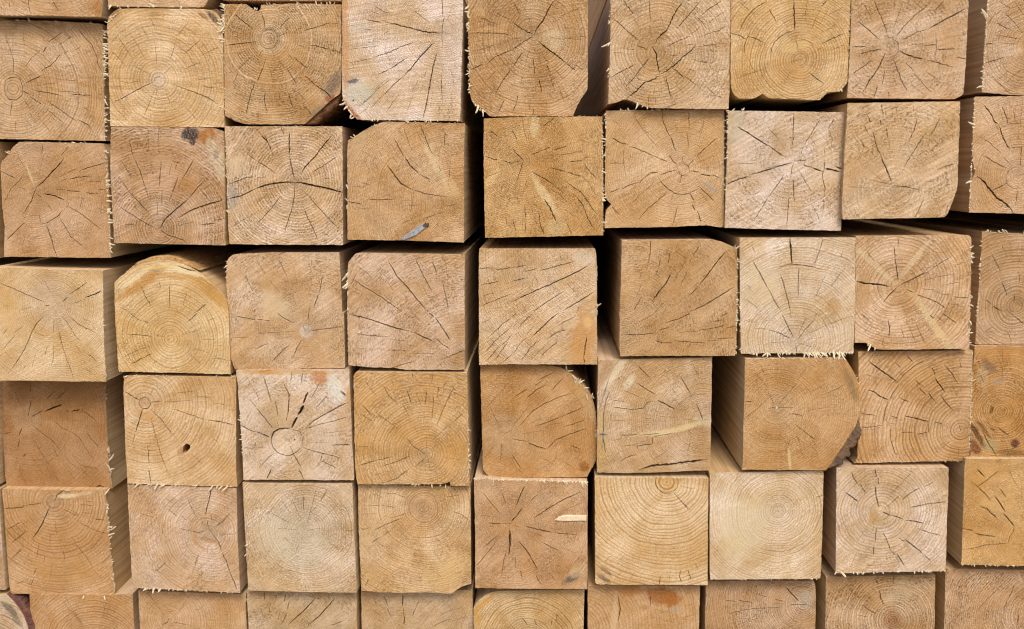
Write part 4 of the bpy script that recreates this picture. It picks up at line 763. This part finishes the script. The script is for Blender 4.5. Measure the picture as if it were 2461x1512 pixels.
def resample(pts, step, closed):
    out = []
    n = len(pts)
    for a in range(n if closed else n - 1):
        p, q = pts[a], pts[(a + 1) % n]
        L = np.hypot(*(q - p))
        k = max(1, int(round(L / step)))
        for j in range(k):
            out.append(p + (q - p) * (j / k))
    if not closed:
        out.append(pts[-1])
    return np.array(out)

def soften(p, closed=True, limit=62):
    """Round the gentle corners of an outline (cut the corner, twice), leave the square ones."""
    for _ in range(2):
        out, n = [], len(p)
        for i in range(n):
            if not closed and i in (0, n - 1):
                out.append(p[i]); continue
            a, b, c = p[i - 1], p[i], p[(i + 1) % n]
            u, v = b - a, c - b
            t = abs(math.degrees(math.atan2(u[0] * v[1] - u[1] * v[0], u[0] * v[0] + u[1] * v[1])))
            if 9 < t < limit:
                k = 0.25
                m6 = 4 if t < 30 else 1.2
                out.append(b - u * min(k, m6 / max(np.hypot(*u), 1e-6))); out.append(b + v * min(k, m6 / max(np.hypot(*v), 1e-6)))
            else:
                out.append(b)
        p = np.array(out)
    return p

def inside(poly, q):
    x, y = q[:, 0], q[:, 1]
    px, py = poly[:, 0], poly[:, 1]
    nx, ny = np.roll(px, -1), np.roll(py, -1)
    res = np.zeros(len(q), bool)
    for a, b, c, d in zip(px, py, nx, ny):
        if b == d:
            continue
        cond = (b > y) != (d > y)
        res ^= cond & (x < (c - a) * (y - b) / (d - b) + a)
    return res

WIDTH = {1: 0.40, 2: 0.66, 3: 0.98, 4: 1.5, 5: 2.2}
DEPTH = {1: 1.0, 2: 2.2, 3: 4.8, 4: 9.0, 5: 16.0}

def crack_poly(line, w, rng):
    p = resample(line, 1.3, False)
    if len(p) < 3:
        p = resample(line, 0.6, False)
    n = len(p)
    t = np.linspace(0, 1, n)
    d = np.gradient(p, axis=0)
    d /= np.maximum(np.hypot(d[:, 0], d[:, 1]), 1e-6)[:, None]
    nor = np.stack([-d[:, 1], d[:, 0]], 1)
    zig = rng.normal(0, 0.16, n)
    zig[0] = zig[-1] = 0
    p = p + nor * zig[:, None]
    prof = np.minimum(1, np.minimum(t, 1 - t) / 0.22 + 0.18)
    hw = 0.5 * w * prof * rng.uniform(0.65, 1.25, n)
    a = p + nor * hw[:, None]
    b = p - nor * hw[:, None]
    return np.concatenate([a, b[::-1]])

# put every crack with the beam its middle lies on
OUT_PX = {k: np.array(b['o']) for k, b in BEAMS.items()}
beam_cracks = {k: [] for k in BEAMS}
for ci, cj, text in CRACKS:
    for item in text.replace('\n', ';').split(';'):
        v = [float(k) for k in item.split()]
        if len(v) < 5:
            continue
        pts = np.array(v[1:]).reshape(-1, 2) * 2.5 + np.array([ci * 615.0, cj * 375.83])
        mid = pts[len(pts) // 2] * 0.5 + pts[(len(pts) - 1) // 2] * 0.5
        for k, o in OUT_PX.items():
            if inside(o, mid[None])[0]:
                beam_cracks[k].append((int(v[0]), pts))
                break

GROUP = 'timber beams stacked with their cut ends outward'
LEN = 2.6
beam_obj, grain_obj, beam_c, beam_y = {}, {}, {}, {}

def make_beam(idx, key):
    b = BEAMS[key]
    rng = np.random.default_rng(1000 + idx * 17)
    yb = DIST - b['p'] / 1000.0
    w3 = [at(x, y, yb) for x, y in b['o']]
    raw = np.array([(v.x, v.z) for v in w3]) * 1000.0
    cen = (raw.min(0) + raw.max(0)) / 2
    o = raw - cen
    if area2(o) < 0:
        o = o[::-1].copy()
    o = soften(o)
    to_mm = lambda x, y: np.array([at(x, y, yb).x, at(x, y, yb).z]) * 1000.0 - cen
    # --- ragged outline
    ol = resample(o, 0.9, True)
    n = len(ol)
    d = np.roll(ol, -1, 0) - np.roll(ol, 1, 0)
    d /= np.maximum(np.hypot(d[:, 0], d[:, 1]), 1e-6)[:, None]
    nor = np.stack([d[:, 1], -d[:, 0]], 1)           # outward
    smooth = ol - nor * 0.35
    ragged = ol + nor * (0.10 * smooth_noise(rng, n, 9) + 0.10 * smooth_noise(rng, n, 2.5) - 0.08 * (rng.random(n) < 0.10) * rng.uniform(1, 6, n))[:, None]
    # --- cracks
    cracks = []
    for w, pts in beam_cracks[key]:
        line = np.array([to_mm(*q) for q in pts])
        cracks.append((crack_poly(line, WIDTH[w], rng), DEPTH[w]))
    pith = to_mm(*b['pith'])
    for _ in range(3 if key in ('5f', '5g', '5c', '5d', '3a', '3b', '1g', '1b', '4b') else int(rng.integers(18, 30))):        # hairline checks along the rays
        q = rng.uniform(-44, 44, 2)
        v = q - pith
        L = np.hypot(*v)
        if L < 9:
            continue
        v /= L
        half = rng.uniform(1.5, 9.0)
        c1 = q + v * half
        if inside(ragged * 0.97, np.array([q - v * half, c1])).all():
            cracks.append((crack_poly(np.array([q - v * half, q + rng.normal(0, .3, 2), c1]), rng.uniform(.14, .26), rng), 0.8))
    if key == '4b':                                   # the open hole
        c0 = to_mm(447, 1078)
        a = np.linspace(0, 2 * np.pi, 14, endpoint=False)
        rr = rng.uniform(0.8, 1.2, 14)
        hole = np.stack([np.cos(a) * 2.7 * rr, np.sin(a) * 4.6 * rr], 1)
        s, c = math.sin(R(-32)), math.cos(R(-32))
        cracks.append((hole @ np.array([[c, s], [-s, c]]) + c0, 30.0))
    if key == '4f':                                   # chunk missing at the base
        pass
    # --- cut face with real slots
    V = [tuple(p) for p in ragged]
    E = [(i, (i + 1) % n) for i in range(n)]
    for poly, dep in cracks:
        s0 = len(V)
        V += [tuple(p) for p in poly]
        m = len(poly)
        E += [(s0 + i, s0 + (i + 1) % m) for i in range(m)]
    vo, eo, fo, _, _, _ = delaunay_2d_cdt([Vector(v) for v in V], E, [], 0, 1e-5)
    vo = np.array([(v.x, v.y) for v in vo])
    fo = np.array([f for f in fo if len(f) == 3])
    cg = vo[fo].mean(1)
    keep = inside(ragged, cg)
    crack_dep = np.zeros(len(cg))
    for poly, dep in cracks:
        lo, hi = poly.min(0) - .01, poly.max(0) + .01
        sel = np.where(((cg >= lo) & (cg <= hi)).all(1))[0]
        if len(sel):
            ins = inside(poly, cg[sel])
            crack_dep[sel[ins]] = np.maximum(crack_dep[sel[ins]], dep)
    solid = keep & (crack_dep == 0)
    slot = keep & (crack_dep > 0)
    # depth of a slot's floor per vertex, for the walls
    vdep = np.zeros(len(vo))
    for f, dd in zip(fo[slot], crack_dep[slot]):
        for i in f:
            vdep[i] = max(vdep[i], dd)
    verts = [(x / 1000, 0.0, z / 1000) for x, z in vo]
    faces = []
    for f in fo[solid]:
        a, c, e = vo[f[0]], vo[f[1]], vo[f[2]]
        cr = (c[0] - a[0]) * (e[1] - a[1]) - (c[1] - a[1]) * (e[0] - a[0])
        faces.append(tuple(f) if cr > 0 else (f[0], f[2], f[1]))   # normals toward -Y
    cnt = {}
    for f in faces:
        for i in range(3):
            e = (f[i], f[(i + 1) % 3])
            cnt[tuple(sorted(e))] = cnt.get(tuple(sorted(e)), 0) + 1
    deep = {}
    for f in list(faces):
        for i in range(3):
            p, q = f[i], f[(i + 1) % 3]
            if cnt[tuple(sorted((p, q)))] == 1 and vdep[p] > 0 and vdep[q] > 0:
                for v in (p, q):
                    if v not in deep:
                        deep[v] = len(verts)
                        verts.append((vo[v][0] / 1000, vdep[v] / 1000, vo[v][1] / 1000))
                faces.append((q, p, deep[p], deep[q]))
    for f in fo[slot]:                                # floors of the slots
        for v in f:
            if v not in deep:
                deep[v] = len(verts)
                verts.append((vo[v][0] / 1000, max(vdep[v], .5) / 1000, vo[v][1] / 1000))
        a, c, e = vo[f[0]], vo[f[1]], vo[f[2]]
        cr = (c[0] - a[0]) * (e[1] - a[1]) - (c[1] - a[1]) * (e[0] - a[0])
        t3 = tuple(deep[v] for v in f)
        faces.append(t3 if cr > 0 else (t3[0], t3[2], t3[1]))
    # --- body: the sawn sides and the far end
    bv, bf = [], []
    rings = [(ragged, 0.0), (ol - nor * 0.05, 0.0012), (smooth, 0.006), (smooth - nor * 0.2, 0.4), (smooth - nor * 0.2, LEN)]
    for rg, y in rings:
        bv += [(x / 1000, y, z / 1000) for x, z in rg]
    for k in range(len(rings) - 1):
        for i in range(n):
            j = (i + 1) % n
            bf.append((k * n + i, k * n + j, (k + 1) * n + j, (k + 1) * n + i))
    bf.append(tuple((len(rings) - 1) * n + i for i in range(n)))
    body = mesh_obj('square_timber', bv, bf, [SIDES[idx % 3]])
    body.location = (cen[0] / 1000, yb, cen[1] / 1000)
    body['label'] = b['label']
    body['category'] = 'beam'
    body['group'] = GROUP
    patches = []
    for (x, y, rx, ry, a, colr, op) in b['patches']:
        c0 = to_mm(x, y)
        sc = (to_mm(x + 10, y) - c0)[0] / 10.0
        patches.append((c0[0], c0[1], max(rx * sc, .3), max(ry * sc, .3), a, alb_patch(colr), op))
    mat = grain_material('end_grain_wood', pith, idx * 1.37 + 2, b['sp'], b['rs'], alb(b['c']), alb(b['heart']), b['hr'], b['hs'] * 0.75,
                         b['fleck'], b['saw'], R(90 - b['ang']) if False else R(b['ang']), patches)
    g = mesh_obj('end_grain', verts, faces, [mat], body)
    beam_obj[key], grain_obj[key], beam_c[key], beam_y[key] = body, g, cen, yb

for i, k in enumerate(BEAMS):
    make_beam(i, k)

def loc_mm(key, x, y):
    v = at(x, y, beam_y[key])
    return np.array([v.x, v.z]) * 1000.0 - beam_c[key]

# --- torn fibres along the sawn edges
def fibre(verts, faces, base, direc, L, w, rng, push):
    """A tapering, slightly bent sliver: three rings of four points."""
    side = np.array([-direc[2], 0, direc[0]])
    nl = np.linalg.norm(side)
    side = side / nl if nl > 1e-6 else np.array([1.0, 0, 0])
    up = np.cross(side, direc)
    bend = side * rng.normal(0, 0.16) * L + up * rng.normal(0, 0.12) * L
    s0 = len(verts)
    for t, k in ((-0.15, 0.9), (0.45, 1.0), (0.8, 0.7), (1.0, 0.2)):
        c = base + direc * L * t + bend * max(t, 0) ** 2
        for a, b_ in ((-1, 0), (0, -0.5), (1, 0), (0, 0.5)):
            q = c + side * (w * k * a * 0.5) + up * (w * k * b_ * 0.6)
            verts.append((q[0] / 1000, q[1] / 1000, q[2] / 1000))
    for r_ in range(3):
        for i in range(4):
            a, b_ = s0 + r_ * 4 + i, s0 + r_ * 4 + (i + 1) % 4
            faces.append((a, b_, b_ + 4, a + 4))
    faces.append((s0 + 12, s0 + 13, s0 + 14, s0 + 15))

def fringe(key, x0, y0, x1, y1, n, lo, hi, tan, lean, spread, rng):
    p, q = loc_mm(key, x0, y0), loc_mm(key, x1, y1)
    t = (q - p) / max(np.hypot(*(q - p)), 1e-6)
    o = np.array([t[1], -t[0]])
    mid = (p + q) / 2
    if np.dot(o, mid) < 0:
        o = -o
    verts, faces = [], []
    clump = rng.random(max(2, n // 3 + 1))
    for k in range(n):
        u = clump[rng.integers(len(clump))] + rng.normal(0, 0.03) if rng.random() < 0.6 else rng.random()
        u = min(max(u, 0), 1)
        b2 = p + (q - p) * u - o * rng.uniform(0.0, 0.5)
        a = R(lean + rng.normal(0, spread))
        d2 = np.array([o[0] * math.cos(a) - o[1] * math.sin(a), o[0] * math.sin(a) + o[1] * math.cos(a)])
        yy = rng.uniform(-0.85, 0.15)
        d3 = np.array([d2[0], yy, d2[1]])
        d3 /= np.linalg.norm(d3)
        L = (lo + (hi - lo) * rng.random() ** 2.4 * 1.5) * 1.25
        w = min(max(0.42 + 0.17 * L * rng.uniform(.6, 1.5), 0.4), 1.6)
        fibre(verts, faces, np.array([b2[0], -0.15 + rng.uniform(-.25, .1), b2[1]]), d3, L, w, rng, 0)
    o_ = mesh_obj('splinter_fringe', verts, faces, [FIBRE_T if tan else FIBRE], beam_obj[key])
    return o_

for i, f in enumerate(FRINGE):
    fringe(*f, np.random.default_rng(77 + i))

# --- bark left on rounded corners
for i, (key, mat, th, back, arc) in enumerate(BARKS):
    rng = np.random.default_rng(300 + i)
    pts = np.array([loc_mm(key, *[float(k) for k in q.split(',')]) for q in arc.split()])
    p = resample(soften(pts, False), 0.8, False)
    d = np.gradient(p, axis=0)
    d /= np.maximum(np.hypot(d[:, 0], d[:, 1]), 1e-6)[:, None]
    nor = np.stack([d[:, 1], -d[:, 0]], 1)
    if np.mean((nor * p).sum(1)) < 0:
        nor = -nor
    n = len(p)
    t = np.linspace(0, 1, n)
    prof = np.minimum(1, np.minimum(t, 1 - t) / 0.2 + 0.15)
    ou = th * prof * (1 + 0.10 * smooth_noise(rng, n, 6) + 0.05 * smooth_noise(rng, n, 2))
    ou = np.maximum(ou, 0.3)
    inner = p - nor * 0.3
    verts, faces = [], []
    ys = [0, 1.5, 8, 30, 400]
    for s, y in enumerate(ys):
        k = 0.75 if s == 0 else 1.0
        rough = 1 + 0.03 * rng.normal(0, 1, n)
        for j in range(n):
            yj = back + y + (rng.uniform(0, .3) if s == 0 else 0)
            verts.append((inner[j][0] / 1000, yj / 1000, inner[j][1] / 1000))
            m_ = inner[j] + nor[j] * ou[j] * 0.55 * k
            verts.append((m_[0] / 1000, (yj + (rng.uniform(-.2, .2) if s == 0 else 0)) / 1000, m_[1] / 1000))
            o2 = inner[j] + nor[j] * ou[j] * k * rough[j]
            verts.append((o2[0] / 1000, yj / 1000, o2[1] / 1000))
    W = 3 * n
    for j in range(n - 1):
        for c in (0, 1):
            a = j * 3 + c
            faces.append((a, a + 1, a + 4, a + 3))
        for s in range(len(ys) - 1):
            a = s * W + j * 3 + 2
            faces.append((a, a + W, a + W + 3, a + 3))
    for s in range(len(ys) - 1):
        for e in (0, n - 1):
            for c in (0, 1):
                a = s * W + e * 3 + c
                faces.append((a, a + 1, a + W + 1, a + W))
    mesh_obj('bark_strip', verts, faces, [globals()[mat]], beam_obj[key])

# --- knots standing in the cut faces
def knot(key, outline, mat, rise, rim=None):
    pts = np.array([loc_mm(key, *[float(k) for k in q.split(',')]) for q in outline.split()])
    if area2(pts) < 0:
        pts = pts[::-1].copy()
    p = resample(pts, 0.7, True)
    rng = np.random.default_rng(int(abs(pts.sum()) * 10) % 9999)
    n = len(p)
    c = p.mean(0)
    p = p + rng.normal(0, 0.08, p.shape)
    verts, faces = [], []
    for sc, y in ((1.0, 1.0), (1.0, -rise * 0.6), (0.78, -rise)):
        for q in p:
            v = c + (q - c) * sc
            verts.append((v[0] / 1000, y / 1000, v[1] / 1000))
    for r_ in range(2):
        for i in range(n):
            j = (i + 1) % n
            faces.append((r_ * n + i, r_ * n + j, (r_ + 1) * n + j, (r_ + 1) * n + i))
    faces.append(tuple(2 * n + i for i in range(n)))
    return mesh_obj('knot', verts, faces, [mat], beam_obj[key])

knot('2d', '961,576 972,577 1000,566 1026,545 1029,538 1020,536 1004,543 980,561', KNOT_G, 1.2)
knot('5e', '1333,1440 1345,1444 1408,1443 1409,1431 1360,1430 1342,1433', KNOT_P, 1.4) if False else \
    knot('5e', '1333,1249 1345,1252 1408,1251 1409,1238 1360,1237 1342,1241', KNOT_P, 1.4)
k1 = knot('2d', '1018,548 1030,544 1031,537 1022,536 1014,541', KNOT_D, 1.5)
k1['label'] = 'dark tip of the grey knot sliver'

# ------------------------------------------------------------------ ground under the stack
lowest = min((beam_obj[k].matrix_basis.translation.z * 1000 + min(v.co.z for v in beam_obj[k].data.vertices) * 1000) for k in BEAMS) / 1000
def ground_fn(N):
    tc = N.n('ShaderNodeTexCoord').outputs['Object']
    a = N.noise(tc, 3, 5, 0.6)
    b = N.noise(tc, 90, 3, 0.6)
    return N.mix(N.ramp(a, 0.3, 0.7), (0.16, 0.135, 0.11, 1), (0.24, 0.21, 0.18, 1)), b
gm = plain_material('packed_earth', ground_fn, 0.95, 0.6, 0.004)
S = 60.0
gz = lowest - 0.004
g = mesh_obj('ground', [(-S, -S, gz), (S, -S, gz), (S, S, gz), (-S, S, gz)], [(0, 1, 2, 3)], [gm])
g['kind'] = 'structure'
